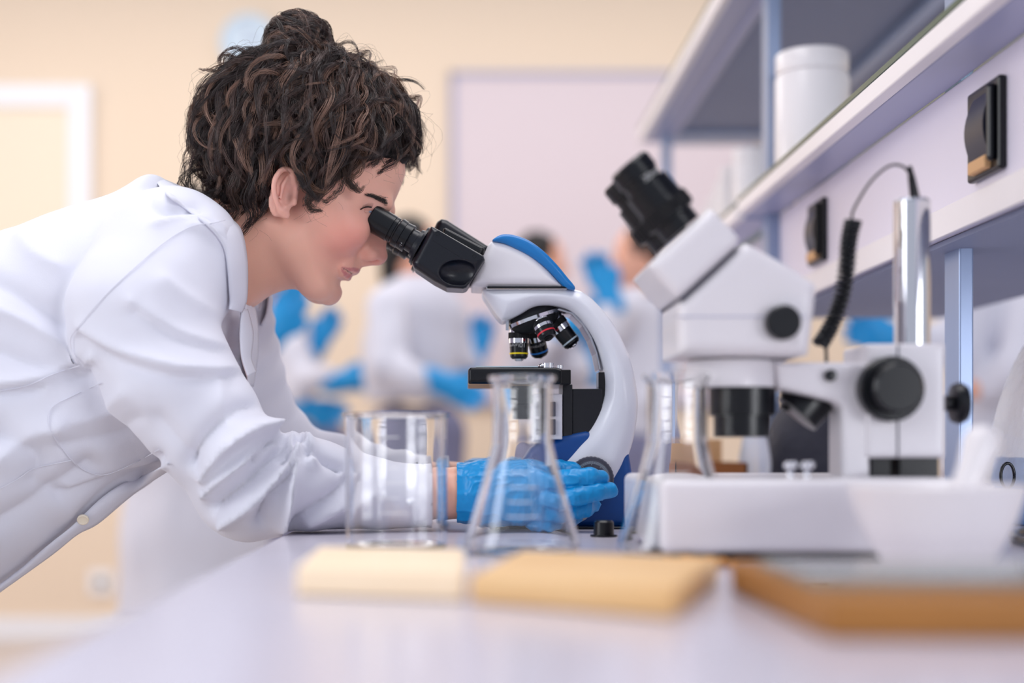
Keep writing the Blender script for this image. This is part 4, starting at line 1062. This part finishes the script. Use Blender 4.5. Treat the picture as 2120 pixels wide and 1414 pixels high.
# the bun: coils wound round it
for it in range(210):
    ax_ = R_.normal(size=3); ax_ /= np.linalg.norm(ax_)
    if R_.random() < .5: ax_ = np.array([.35, .25, .9]) + R_.normal(0, .35, 3); ax_ /= np.linalg.norm(ax_)
    b1 = np.cross(ax_, [.3, .5, .7]); b1 /= np.linalg.norm(b1); b2 = np.cross(ax_, b1)
    a0 = R_.random()*6.28; sp = R_.uniform(1.2, 2.8); off = R_.uniform(-.6, .6)
    an = a0 + sp*S; rr = math.sqrt(1-off*off)
    c = (b1*np.cos(an)[:, None] + b2*np.sin(an)[:, None])*rr + ax_*off
    c = np.array(BUN) + c*np.array([.0350, .034, .0335])*(1+R_.uniform(-.06, .07) + .03*np.sin(9*S+a0)[:, None])
    lock(c, R_.uniform(.0022, .0042), int(R_.integers(14, 22)), colour())
for it in range(60):   # short bits sprouting at the bun's foot
    a0 = R_.random()*6.28; b = np.array(P(626,140)) + np.array([math.cos(a0)*.028, math.sin(a0)*.028, -.002])
    d = np.array([math.cos(a0), math.sin(a0), R_.uniform(-.4, .5)])*R_.uniform(.015, .04)
    c = b + d*S[:, None] + np.array([0, 0, 1.])*(.008*np.sin(3*S))[:, None] + R_.normal(0, 1, 3)*(.004*np.sin(5*S))[:, None]
    lock(c, .0018, 10, colour())
# flyaways
n_lock = len(allp)
for it in range(620):
    ph = R_.uniform(-math.pi, math.pi); th0 = R_.uniform(.1, 2.0); th = th0 + R_.uniform(.2, .6)*S; phs = ph + R_.normal(0, .4)*S
    c = onskull(th, phs, .004 + R_.uniform(.004, .022)*np.sin(np.pi*S*R_.uniform(.5, 1)))
    c += np.cumsum(R_.normal(0, .0006, (NPT, 3)), 0) + R_.normal(0, .006, 3)*np.sin(R_.uniform(2, 7)*S)[:, None]
    if not inside(c[:3,0], c[:3,2]).all(): continue
    k = inside(c[:,0], c[:,2])
    if (~k).any() and c[~k][:,0].max() > P(600,0).x and c[~k][:,2].min() < P(0,345).z: continue
    allp.append(c); allr.append(np.full(NPT, .00009)); allc.append(np.array([.05,.03,.022]))
for it in range(26):  # short fine hair at temple, ear and nape
    q = [(700,392,70),(668,425,76),(560,420,74),(520,478,60),(770,358,60),(640,432,78),(812,352,40)][R_.integers(0, 7)]
    b = np.array(PL(q[0]+R_.normal()*16, q[1]+R_.normal()*7-4, q[2]+1)); d = np.array([R_.normal()*.010, -.001, -R_.uniform(.006, .018)])
    c = b + d*S[:, None] + np.array([1, -.2, 0])*(R_.normal()*.005*np.sin(3.5*S))[:, None]
    allp.append(c); allr.append(np.full(NPT, .00006)); allc.append(np.array([.05,.03,.025]))
strands_mesh('hair_locks', np.array(allp), np.array(allr), np.clip(np.array(allc), 0, 1), hair, 'hair')
print('strands', len(allp), 'locks', made)
a = P(528, 122, YH-.02)
MB().tube([P(500,118,YH-.03), P(512,112,YH-.035), P(522,128,YH-.035), P(530,138,YH-.03)], .0028, 8).build('hair_tie', 'black', hair, smooth=True)

# ---- lab coat
lo = P(-520, 1420, 1.32); hi = P(960, 345, 1.6)
gc = G((lo.x, 1.225, lo.z), (hi.x, 1.74, hi.z), .0036)
tor = [(-520,700),(-350,610),(-180,560),(-60,512),(0,498),(30,478),(60,468),(110,446),(180,424),(240,402),(275,384),(300,371),(322,367),(345,374),(380,402),(430,455),(470,510),(500,560),(506,640),(505,700),(512,760),(505,830),(470,905),(400,955),(340,976),(300,1004),(262,1028),(200,1078),(160,1100),(110,1140),(45,1188),(-30,1240),(-120,1330),(-250,1420),(-520,1420)]
to = [tuple(p) for p in cat(xz(tor), 3, True)]
Xp = gc.x; Wt = np.interp(((Xp-P(0,0).x)/(.0005)).ravel(), [-500, -100, 100, 250, 400, 500], [.18, .160, .138, .124, .122, .10]).reshape(Xp.shape).astype(np.float32)
gc.F = gc.pillow(to, YF+.005, Wt, .105, 2.2)
SL = [(P(350,540,1.395), .074), (P(290,652,1.352), .0675), (P(348,778,1.346), .0600), (P(431,890,1.350), .0535), (P(506,1003,1.36), .0475)]
gc.add(gc.chain(SL, .012), .006)
SF = [(P(520,1012,1.365), .0475), (P(640,1008,1.375), .0455), (P(760,1024,1.39), .0350), (P(925,1027,1.395), .0300)]
gc.add(gc.chain(SF, .01), .018)
FL = [(P(430,600,1.575), .070), (P(480,780,1.60), .055), (P(555,945,1.60), .052), (P(700,992,1.585), .043), (P(930,1008,1.55), .032)]
gc.add(gc.chain(FL, .02), .022)
# flatten on the bench
fy = np.minimum(np.ones_like(gc.x)*1, 1)
flat = (ZT+.0016) - gc.z - np.maximum(0, (P(600,0,1.4).x - gc.x))*6
gc.F = np.maximum(gc.F, flat + np.zeros_like(gc.F))
# open cuffs
def opencuff(c, d, r, L0=.05):
    c = np.array(c); d = np.array(d)/np.linalg.norm(d); pr = (gc.x-c[0])*d[0]+(gc.y-c[1])*d[1]+(gc.z-c[2])*d[2]
    rr = np.sqrt(np.maximum((gc.x-c[0])**2+(gc.y-c[1])**2+(gc.z-c[2])**2-pr**2, 0))
    return pr, rr
for c, r in ((P(922,1026,1.395), .030), (P(930,1008,1.55), .031)):
    pr, rr = opencuff(c, (1, .02, 0), r)
    near_ = (rr < .06) & (gc.x > P(840,0,1.5).x)
    gc.F = np.where(near_, np.maximum(gc.F, pr), gc.F)
    gc.F = np.where(near_ & (pr > -.035), np.maximum(gc.F, -(rr-(r-.0035))), gc.F)
# folds: polylines on the cloth (px measured at the sleeve's depth), width and height in mm
folds = [
 # sleeve elbow bundle: ridges running up-right
 ([(430,985),(470,930),(520,892),(552,880)], 9, 5), ([(436,1020),(490,972),(550,930),(590,905)], 8, 5), ([(450,1050),(520,1000),(570,948),(600,918)], 8, -4),
 ([(470,1075),(540,1030),(590,975),(612,935)], 8, 5), ([(545,1075),(560,1030),(600,985),(628,945)], 7, -4), ([(585,1085),(600,1040),(612,990),(622,945)], 8, 6),
 ([(600,1090),(640,1060),(700,1020),(720,990)], 9, -3.5), ([(640,1080),(700,1050),(760,1030)], 9, 3), ([(620,905),(640,925),(650,960)], 7, 4), ([(556,882),(600,900),(596,925)], 7, 5), ([(640,940),(680,955),(705,968)], 6, -4),
 ([(410,960),(450,900),(500,850),(530,840)], 10, -3), ([(530,950),(560,920),(580,915)], 6, -5), ([(590,960),(610,930),(618,918)], 5, -5),
 # upper sleeve drag lines
 ([(190,690),(280,735),(380,765),(450,768),(492,762)], 9, 3.0), ([(190,700),(280,752),(380,783),(450,786),(492,778)], 8, -2.6),
 ([(300,640),(380,690),(440,710),(490,715)], 9, 2.0), ([(310,655),(380,704),(440,722),(488,728)], 8, -2.0), ([(360,590),(430,640),(480,665)], 10, 1.5), ([(400,470),(440,480),(460,500),(474,540)], 6, 2),
 ([(300,390),(310,420),(345,440),(400,430)], 10, -3), ([(330,470),(370,450),(420,452),(450,470)], 6, 2),
 ([(490,880),(470,830),(466,790)], 9, 2), ([(350,870),(420,960),(440,1010)], 14, -2),
 # torso drapery
 ([(-60,620),(40,660),(110,700),(150,735)], 10, 2.2), ([(-60,560),(20,600),(80,640),(120,670)], 10, -2), ([(-60,700),(30,740),(100,765),(145,765)], 9, -2.2), ([(20,480),(60,520),(110,545)], 12, 2),
 ([(-40,800),(50,790),(120,765),(170,740)], 8, 2.6), ([(-40,815),(60,806),(140,780),(190,762)], 7, -3.0), ([(90,800),(160,770),(210,745)], 6, 2.4),
 ([(100,1035),(180,1000),(260,975),(330,950)], 9, -4), ([(120,1020),(200,985),(300,950)], 8, 2.5), ([(-20,1090),(60,1040),(130,990),(160,965)], 12, -4), ([(0,950),(60,905),(110,890)], 14, 3), ([(0,900),(70,940),(60,1000)], 16, -4), ([(120,880),(200,860),(280,820)], 10, 1.5), ([(120,920),(220,900),(300,870)], 10, -1.5),
 ([(0,1210),(60,1160),(140,1080),(210,1020),(300,985),(345,965)], 3.5, 2.5), ([(0,1190),(60,1140),(130,1066),(200,1010),(290,975)], 5, -3),
]
seams = [  # fine stitched seams
 [(466,455),(440,462),(400,468),(350,495),(290,545),(230,600),(180,655),(152,690),(146,705),(150,730),(165,755)],
 [(208,793),(150,820),(106,846),(103,888),(130,930),(158,962),(190,980),(223,982),(280,958),(330,930)],
 [(0,1012),(40,990),(66,972),(105,962),(150,953)], [(165,757),(110,775),(50,800),(-40,815)],
]
def polyd(V, pts, Yref):
    """distance in mm (x,z) to a polyline drawn at depth Yref"""
    pts = [np.array(p) for p in cat([(P(a, b_, Yref).x, P(a, b_, Yref).z) for a, b_ in pts], 5)]
    d = np.full(len(V), 9.)
    for a, b_ in zip(pts[:-1], pts[1:]):
        e = b_-a; t = np.clip(((V[:,0]-a[0])*e[0] + (V[:,2]-a[1])*e[1])/(e@e+1e-12), 0, 1)
        d = np.minimum(d, np.hypot(V[:,0]-a[0]-t*e[0], V[:,2]-a[1]-t*e[1]))
    return d*1000
def coatfn(V, Q):
    N = vnormals(V, Q)
    w = np.clip(-N[:,1]*1.6+.25, 0, 1)*np.clip((1.50-V[:,1])/.04, 0, 1)
    D = np.zeros(len(V))
    for fi, (pts, wd_, am) in enumerate(folds):
        wd_ = wd_*(.72 if fi < 14 else .8); am = am*(1.35 if fi < 14 else 1); d = polyd(V, pts, 1.34); D += am*.001*np.exp(-(np.abs(d)/wd_)**1.35)
    D = D*w*2.6
    D += .0022*vnoise(V*np.array([1,1,1.3]), 16, 5) + .0011*vnoise(V, 38, 6)
    fa = (V[:,0] > P(470,0,1.6).x) & (V[:,1] > 1.49)     # far sleeve gathers
    D += np.where(fa, .0011*np.sin((V[:,0]*1.0 - V[:,2]*1.9)*105 + 5*vnoise(V, 13, 9)), 0)
    wc = np.clip((V[:,0]-P(860,0,1.4).x)/.02, 0, 1); D = D*(1-wc)
    V = V + N*D[:, None]
    low = (V[:,2] < ZT+.001) & (V[:,0] > XL-.004); V[low, 2] = ZT+.001
    return V
coat = sdf_obj('lab_coat', gc, 'coat', wm, fn=coatfn, it=4)
# stitched seams laid on the cloth as fine ridges
cv = np.array([v.co[:] for v in coat.data.vertices]) + np.array(ORG['person'])
cn = vnormals(cv, np.array([list(p.vertices) for p in coat.data.polygons]))
def drape(px, py):
    for it_ in range(2):
        pass
    # project through the room towards the cloth: nearest front vertex in x,z scaled by its own depth
    u = cv[:,0]/cv[:,1]*FPX + VX; v = VY - (cv[:,2]-ZC)/cv[:,1]*FPX
    d = (u-px)**2 + (v-py)**2; m = (cn[:,1] < .05) & (cv[:,1] < 1.52)
    c_ = np.where(m, d, 1e9); j = np.argsort(c_)[:40]; j = j[c_[j] < c_[j[0]]+90]
    k = j[np.argsort(cv[j,1])][:4]; y = cv[k,1].mean(); return P(px, py, y-.0006)
for i, pts in enumerate(seams):
    q = [drape(p[0], p[1]) for p in cat(pts, 5)]
    q = cat(q[::2] + ([q[-1]] if len(q) % 2 == 0 else []), 3)
    MB().tube(q, .00045, 6).build('pocket_seam' if i == 1 else 'seam', 'coat', coat, smooth=True)
for c_, r_ in ((P(918,1027,1.395), .0305), (P(930,1008,1.55), .0325)):
    cb_ = MB(); vs = []; fs = []
    for i, (dx, rr) in enumerate([(-.012,.0), (-.012,.0006), (-.002,.0012), (.0,.001), (.0,-.0010), (-.003,-.0014), (-.014,-.002)]):
        for k in range(48):
            a_ = 2*math.pi*k/48; q_ = r_+rr+.0009*math.sin(5*a_)+.0006*math.sin(11*a_); z_ = c_.z+q_*math.sin(a_)
            vs.append((c_.x+dx+.0012*math.sin(3*a_), c_.y+q_*.97*math.cos(a_), max(z_, ZT+.0008+(.001 if rr < 0 else 0))))
    for i in range(6):
        for k in range(48): fs.append((i*48+k, i*48+(k+1) % 48, (i+1)*48+(k+1) % 48, (i+1)*48+k))
    cb_.add(vs, fs).build('cuff', 'coat', coat, smooth=True)
b_ = P(172, 1075, drape(172, 1062).y-.004); MB().lathe([(0,.0003),(0,.0058),(.0016,.0058),(.0022,.0048),(.0016,.004),(.0016,.0003)], b_+Vector((0,-.0003,0)), (.1,-.62,-.35), 28).build('button', 'cream', coat, smooth=True, auto=40)
# collar: a folded band of cloth
def ribbon(name, A, B, th, parent, m='coat', n=6, mirror=False):
    A = cat(A, n); B = cat(B, n); k = 6; vs = []; fs = []
    for a, b_ in zip(A, B):
        for j in range(k+1):
            t = j/k; p = a*(1-t)+b_*t; pp = P(p[0], p[1], p[2] - .006*math.sin(math.pi*t)); vs.append(pp)
    for i in range(len(A)-1):
        for j in range(k): q = i*(k+1)+j; fs.append((q, q+1, q+k+2, q+k+1))
    if mirror: vs = [Vector((v.x, 2*YH-v.y, v.z)) for v in vs]
    o = MB().add(vs, fs).build(name, m, parent, smooth=True)
    md = o.modifiers.new('cloth', 'SOLIDIFY'); md.thickness = th; md.offset = 0
    return o
colA = [(322,366,1.472),(362,382,1.432),(410,412,1.405),(455,440,1.392),(490,464,1.388),(503,490,1.388),(510,530,1.390),(512,570,1.395),(510,620,1.40),(500,647,1.402)]
colB = [(318,371,1.472),(345,402,1.420),(385,432,1.388),(425,462,1.372),(452,492,1.362),(466,520,1.360),(472,560,1.366),(475,600,1.372),(476,625,1.378),(474,640,1.384)]
colB = [colB[0]] + [(p[0], p[1], drape(p[0], p[1]).y-.0015) for p in colB[1:]]
ribbon('collar', colA, colB, .0018, coat); ribbon('collar', colA, colB, .0018, coat, mirror=True)
plA = [(348,960),(300,984),(250,1004),(205,1035),(150,1088),(100,1128),(45,1176),(-20,1226),(-110,1300)]
plB = [(352,972),(305,1002),(262,1034),(202,1084),(160,1106),(110,1146),(45,1193),(-28,1246),(-120,1322)]
ribbon('placket', [(a, b_, drape(a, b_-6).y-.001) for a, b_ in plA], [(a, b_, 1.440) for a, b_ in plB], .0016, coat)
inA = [(322,366,1.474),(370,384,1.437),(420,416,1.412),(470,448,1.40),(495,480,1.397),(505,540,1.402),(502,620,1.412)]
inB = [(340,385,1.474),(385,402,1.448),(425,432,1.428),(462,462,1.416),(482,500,1.413),(492,545,1.418),(492,615,1.424)]
ribbon('collar_stand', inA, inB, .0015, coat); ribbon('collar_stand', inA, inB, .0015, coat, mirror=True)
# open front edges below the collar
ribbon('lapel', [(500,640,1.405),(496,690,1.395),(500,740,1.385),(512,780,1.385)], [(512,640,1.43),(524,690,1.43),(520,740,1.42),(530,770,1.42)], .0015, coat)
ribbon('lapel', [(514,600,1.48),(530,650,1.50),(534,720,1.51),(524,800,1.50)], [(500,600,1.45),(510,660,1.45),(512,730,1.44),(512,800,1.43)], .0015, coat)

# ---- gloved hands
def glove(name, grid, parts, parent, k=.004, amp=.0007, h=.0011, m='glove'):
    lo, hi = grid; g = G(lo, hi, h)
    for i, (pts, kk) in enumerate(parts):
        d = g.chain(pts, .002); g.F = d if i == 0 else smin(g.F, d, kk)
    def fn(V, Q):
        N = vnormals(V, Q); return V + N*(amp*(1-np.abs(vnoise(V*np.array([.7,1,1.7]), 85, 3)))**3*2.0 - amp*.5 + amp*(1-np.abs(vnoise(V*np.array([1.5,1,.8]), 150, 8)))**3*1.0)[:, None]
    return sdf_obj(name, g, m, parent, fn=fn, it=4)
Yg = 1.385
near_parts = [
 ([(P(962,1020,1.395), .0300), (P(985,1018,1.392), .0272), (P(1010,1018,1.39), .0270)], .004),
 ([(P(1010,1010,1.39), .0265), (P(1080,1000,1.385), .0215), (P(1138,1000,1.378), .0140)], .010),      # back of hand, index side
 ([(P(1010,1028,1.39), .0265), (P(1080,1040,1.380), .0220), (P(1125,1054,1.376), .0130)], .012),
 ([(P(1140,1001,1.376), .0120), (P(1185,992,1.366), .0090), (P(1222,988,1.366), .0082), (P(1246,988,1.374), .0070)], .002),   # index
 ([(P(1140,1032,1.374), .0115), (P(1190,1027,1.362), .0088), (P(1238,1019,1.364), .0082), (P(1263,1015,1.372), .0070)], .0012),  # middle
 ([(P(1135,1060,1.376), .0105), (P(1180,1060,1.370), .0084), (P(1212,1052,1.376), .0076), (P(1230,1044,1.388), .0064)], .0012),  # ring
 ([(P(1110,1080,1.380), .0095), (P(1150,1084,1.376), .0078), (P(1176,1078,1.382), .0068), (P(1192,1070,1.390), .0060)], .0012),  # little
 ([(P(1050,985,1.40), .0150), (P(1110,976,1.418), .0120), (P(1158,972,1.424), .0095), (P(1186,976,1.414), .0085)], .004),        # thumb
]
lo = P(945, 1110, 1.40); hi = P(1285, 935, 1.34)
glove('glove', ((lo.x, 1.33, ZT+.0005), (hi.x+.004, 1.445, hi.z+.006)), near_parts, wm)
far_parts = [
 ([(P(985,1006,1.545), .0290), (P(1040,1000,1.54), .0265)], .004),
 ([(P(1040,1000,1.54), .0260), (P(1110,985,1.535), .0180)], .010),
 ([(P(1110,978,1.53), .0115), (P(1160,975,1.535), .0098), (P(1200,982,1.532), .0088)], .003),
 ([(P(1110,995,1.535), .0110), (P(1165,998,1.54), .0096), (P(1210,1000,1.532), .0086)], .0025),
 ([(P(1105,1012,1.535), .0105), (P(1155,1018,1.54), .0092), (P(1195,1016,1.532), .0080)], .0025),
 ([(P(1095,1028,1.535), .0095), (P(1135,1034,1.54), .0080), (P(1165,1030,1.532), .0070)], .0025),
 ([(P(1060,985,1.53), .0140), (P(1105,972,1.518), .0110), (P(1150,968,1.516), .0090)], .004),
]
lo = P(960, 1080, 1.54); hi = P(1225, 930, 1.5)
glove('glove', ((lo.x, 1.495, ZT+.0005), (hi.x+.01, 1.585, hi.z+.02)), far_parts, wm, h=.0014)
# ------------------------------------------------------------------ people working farther back
def bperson(label, Y, head=None, head_r=.098, hairc='hairdark', long_hair=False, torso=None, tr=(.16,.13), arms=(), legs=None, legm='trousers', face=-1, hem=None, skinneck=True, h=.013):
    """torso: (px,py) chain from shoulders to hem; arms: dict(pts=[(px,py,dY,r)...], bare=(px,py) or None, hand=(dx,dy) finger direction)"""
    base = P(torso[-1][0], 0, Y); t = thing('person', (base.x, Y, 0), label, 'person', 'lab workers in the background')
    def grid(pts, r, hh):
        A = np.array([list(p) for p in pts]); return G(A.min(0)-r, A.max(0)+r, hh)
    T = [P(x, y, Y) for x, y in torso]; sh = T[0]
    coatpts = T[:] + [P(x, y, Y+d) for a in arms for x, y, d, r in a['pts']]
    g = grid(coatpts, .22, h)
    n = len(T); ch = [(p, tr[0] + (tr[1]-tr[0])*i/(n-1)) for i, p in enumerate(T)]
    g.F = g.chain(ch, .05, 1.35)
    for a in arms:
        ap = [(P(x, y, Y+d), r) for x, y, d, r in a['pts']]; g.F = smin(g.F, g.chain(ap, .02), .05)
    g.F = np.maximum(g.F, (T[-1].z - g.z) + np.zeros_like(g.F))
    def fn(V, Q):
        N = vnormals(V, Q); return V + N*(.008*vnoise(V*np.array([1.4,1.4,.5]), 14, 3))[:, None]
    sdf_obj('lab_coat', g, 'coatbg', t, fn=fn, it=4)
    # body: head, neck and arms down to the wrists in one continuous mesh
    H = P(head[0], head[1], Y); allp_ = [H, sh, H+Vector((0,0,.1))] + [P(x, y, Y+d) for a in arms for x, y, d, r in a['pts']] + [P(*a['wrist'], Y+a['pts'][-1][2]) for a in arms if a.get('wrist')]
    g = grid(allp_, .12, .0085)
    g.F = g.ell(H + Vector((0,0,.01)), (.088, .074, .105)); g.add(g.ell(H + Vector((face*.022,0,-.055)), (.058, .052, .058)), .03)
    g.add(g.cap(H + Vector((face*.085,-0.0,-.015)), H + Vector((face*.098,0,-.032)), .010, .013), .012)
    for s_ in (-1, 1): g.add(g.ell(H + Vector((-face*.008, s_*.074, -.01)), (.018,.008,.03)), .006); g.sub(g.ell(H + Vector((face*.082, s_*.03, .004)), (.012,.016,.010)), .01)
    g.sub(g.cap(H + Vector((face*.085,-.02,-.066)), H + Vector((face*.085,.02,-.066)), .003, .003), .006)
    g.add(g.cap(H + Vector((-face*.02,0,-.06)), sh + Vector((0,0,.04)), .052, .056), .03)
    for a in arms:
        ap = [(sh, .045)] + [(P(x, y, Y+d), max(.026, r-.022)) for x, y, d, r in a['pts']] + ([(P(*a['wrist'], Y+a['pts'][-1][2]), .028)] if a.get('wrist') else [])
        g.add(g.chain(ap, .01), .01)
    sdf_obj('body', g, 'skin2', t, it=2)
    if legs:
        hp_ = P(*legs[0], Y); g = G((hp_.x-.22, Y-.16, 0), (hp_.x+.22, Y+.16, hp_.z+.14), .014)
        g.F = g.chain([(hp_+Vector((-.07,0,0)), .11), (Vector((hp_.x-.08, Y, .46)), .07), (Vector((hp_.x-.08, Y, .09)), .052)], .03)
        g.add(g.chain([(hp_+Vector((.07,0,0)), .11), (Vector((hp_.x+.08, Y, .46)), .07), (Vector((hp_.x+.08, Y, .09)), .052)], .03), .03)
        g.F = np.maximum(g.F, .02-g.z); sdf_obj('trousers', g, legm, t)
        for s_ in (-1, 1): MB().sphere((hp_.x+s_*.08+face*.05, Y, .045), (.13,.048,.044)).build('shoe', 'blackmat', t, smooth=True)
    if head:
        g = G((H.x-.17, Y-.13, H.z-(.32 if long_hair else .12)), (H.x+.17, Y+.13, H.z+.16), .008)
        g.F = g.ell(H + Vector((-face*.02,0,.03)), (.092,.085,.098))
        if long_hair: g.add(g.cap(H + Vector((-face*.07,0,-.02)), H + Vector((-face*.08,0,-.22)), .055, .035), .03)
        g.sub(g.ell(H + Vector((face*.08,0,-.05)), (.085,.10,.095)), .012)
        def hf(V, Q): return V + vnormals(V, Q)*(.004*vnoise(V, 60, 2))[:, None]
        sdf_obj('hair', g, hairc, t, fn=hf)
    for a in arms:
        if not a.get('hand'): continue
        w = P(*(a.get('wrist') or a['pts'][-1][:2]), Y+a['pts'][-1][2]); d = Vector((a['hand'][0], a['hand'][2] if len(a['hand']) > 2 else 0, -a['hand'][1])).normalized()
        up = Vector((0, -1, 0)); s_ = d.cross(up).normalized(); 
        g = grid([w, w + d*.22], .11, .0066)
        g.F = g.cap(w - d*.03, w + d*.02, .040, .036); palm = w + d*.078
        g.add(g.cap(w, palm, .036, .042, 1.5), .02)
        for k, (o_, l_) in enumerate(((-.034,.085), (-.012,.100), (.012,.094), (.034,.074))):
            b0 = palm + s_*o_; m_ = b0 + d*l_*.55 + up*.004; e_ = b0 + d*l_*.92 + up*(.022 + .004*k) + s_*o_*.1
            g.add(g.chain([(b0, .0145), (m_, .0125), (e_, .0102)], .003), .006)
        th_ = a.get('thumb', 1); b0 = w + d*.03 - s_*.026*th_; g.add(g.chain([(b0, .016), (b0 + d*.035 - s_*.028*th_, .0125), (b0 + d*.068 - s_*.034*th_, .0095)], .003), .008)
        sdf_obj('glove', g, 'glove', t, it=4)
    return t
A = lambda pts, wrist=None, hand=None, thumb=1: dict(pts=pts, wrist=wrist, hand=hand, thumb=thumb)
bperson('person in long white coat mostly hidden behind the woman, blue gloved hands meeting', 4.3, head=(420,470), torso=[(430,650),(425,780),(410,930),(405,1100),(400,1280)], tr=(.19,.225), face=1, legs=[(405,1000)],
        arms=[A([(480,660,-.1,.075),(500,790,-.2,.06),(545,720,-.25,.048)], (560,700), (40,-62,0), -1), A([(470,640,.1,.07),(560,560,.15,.055),(592,585,.1,.045)], (603,606), (-22,40,0), 1)])
bperson('person in white coat and grey trousers behind the woman chin, two gloved hands forward', 5.5, head=(600,500), torso=[(575,690),(572,780),(568,880)], tr=(.12,.14), face=1, legs=[(640,930)],
        arms=[A([(600,720,-.1,.06),(630,790,-.15,.05),(672,778,-.2,.045)], (698,792), (60,-8,0), 1), A([(585,730,-.1,.06),(590,800,-.1,.05),(612,830,-.15,.042)], (628,842), (52,10,0), -1), A([(600,700,.1,.055),(625,760,.1,.045),(648,735,.1,.04)], (655,720), (32,-60,0), 1)])
bperson('dark haired person in white coat seen under the black ocular, leaning right', 5.0, head=(858,520), torso=[(862,655),(850,740),(845,830)], tr=(.165,.155), face=1, long_hair=True, legs=[(860,900)],
        arms=[A([(800,640,-.12,.075),(805,760,-.22,.062),(868,790,-.28,.05)], (905,790), (50,22,0), 1), A([(930,660,.1,.07),(955,740,.1,.055),(975,752,.1,.042)], (980,750), (8,-30,0), 1)])
bperson('dark haired person behind the white microscope head, one blue glove low', 5.6, head=(1122,545), torso=[(1130,680),(1128,780),(1125,880)], tr=(.15,.14), face=1, legs=[(1125,950)],
        arms=[A([(1170,680,-.1,.06),(1200,760,-.15,.05),(1222,780,-.15,.042)], (1228,770), (-2,-48,0), 1), A([(1080,690,-.1,.06),(1100,740,-.2,.05),(1150,700,-.2,.042)], (1165,685), (30,-22,0), -1)])
bperson('person with raised blue glove between the two microscopes', 4.9, head=(1325,535), hairc='hairbrown', torso=[(1335,660),(1330,780),(1325,900)], tr=(.125,.13), face=-1, legs=[(1325,930)],
        arms=[A([(1290,640,-.08,.06),(1262,690,-.15,.05),(1268,640,-.15,.042)], (1264,622), (-22,-52,0), -1), A([(1375,660,.05,.055),(1385,760,.0,.05),(1350,830,-.1,.04)], None, None)])
bperson('person in pale coat at the right edge beyond the service panel', 3.72, head=(2110,340), torso=[(2120,520),(2110,700),(2085,900),(2085,1080)], tr=(.20,.16), face=-1, legs=[(2090,1000)],
        arms=[A([(2020,600,-.1,.075),(1985,720,-.12,.06),(1905,712,-.1,.05)], (1880,706), (-46,-12,0), 1), A([(2150,600,-.15,.07),(2120,760,-.2,.06),(2050,800,-.15,.045)], (2020,805), None)])

# ------------------------------------------------------------------ windows with blinds, behind and beside the camera
def blind(n, c, yaw, w, hgt):
    R = Matrix.Rotation(yaw, 3, 'Z'); c = Vector(c); m = MB(); f = .05
    for a, b in (((-w/2-f, -.03, -hgt/2-f), (-w/2, .03, hgt/2+f)), ((w/2, -.03, -hgt/2-f), (w/2+f, .03, hgt/2+f)), ((-w/2, -.03, hgt/2), (w/2, .03, hgt/2+f)), ((-w/2, -.03, -hgt/2-f), (w/2, .03, -hgt/2)), ((-.02, -.02, -hgt/2), (.02, .02, hgt/2))):
        m.box(Vector(a)+c, Vector(b)+c, R, c)
    o = struct(m.build('window_%d' % n, 'frame'))
    s = MB(); k = int(hgt/.065)
    for i in range(k):
        z = c.z-hgt/2+.065*(i+.5); q = Matrix.Rotation(math.radians(28), 3, 'X'); cc = Vector((c.x, c.y, z))
        n0 = len(s.v); s.box(cc+Vector((-w/2,-.014,-.0012)), cc+Vector((w/2,.014,.0012)), q, cc)
        for j in range(n0, len(s.v)): s.v[j] = tuple(R @ (Vector(s.v[j])-c) + c + R @ Vector((0,-.05,0)))
    b = s.build('blinds', 'frame'); b.parent = o
for n, (c, tgt, w, hgt) in enumerate(WINS, 1):
    d = Vector(tgt)-Vector(c); blind(n, Vector(c)+d.normalized()*.10*Vector((1,1,0)), math.atan2(d.x, -d.y), w, hgt)
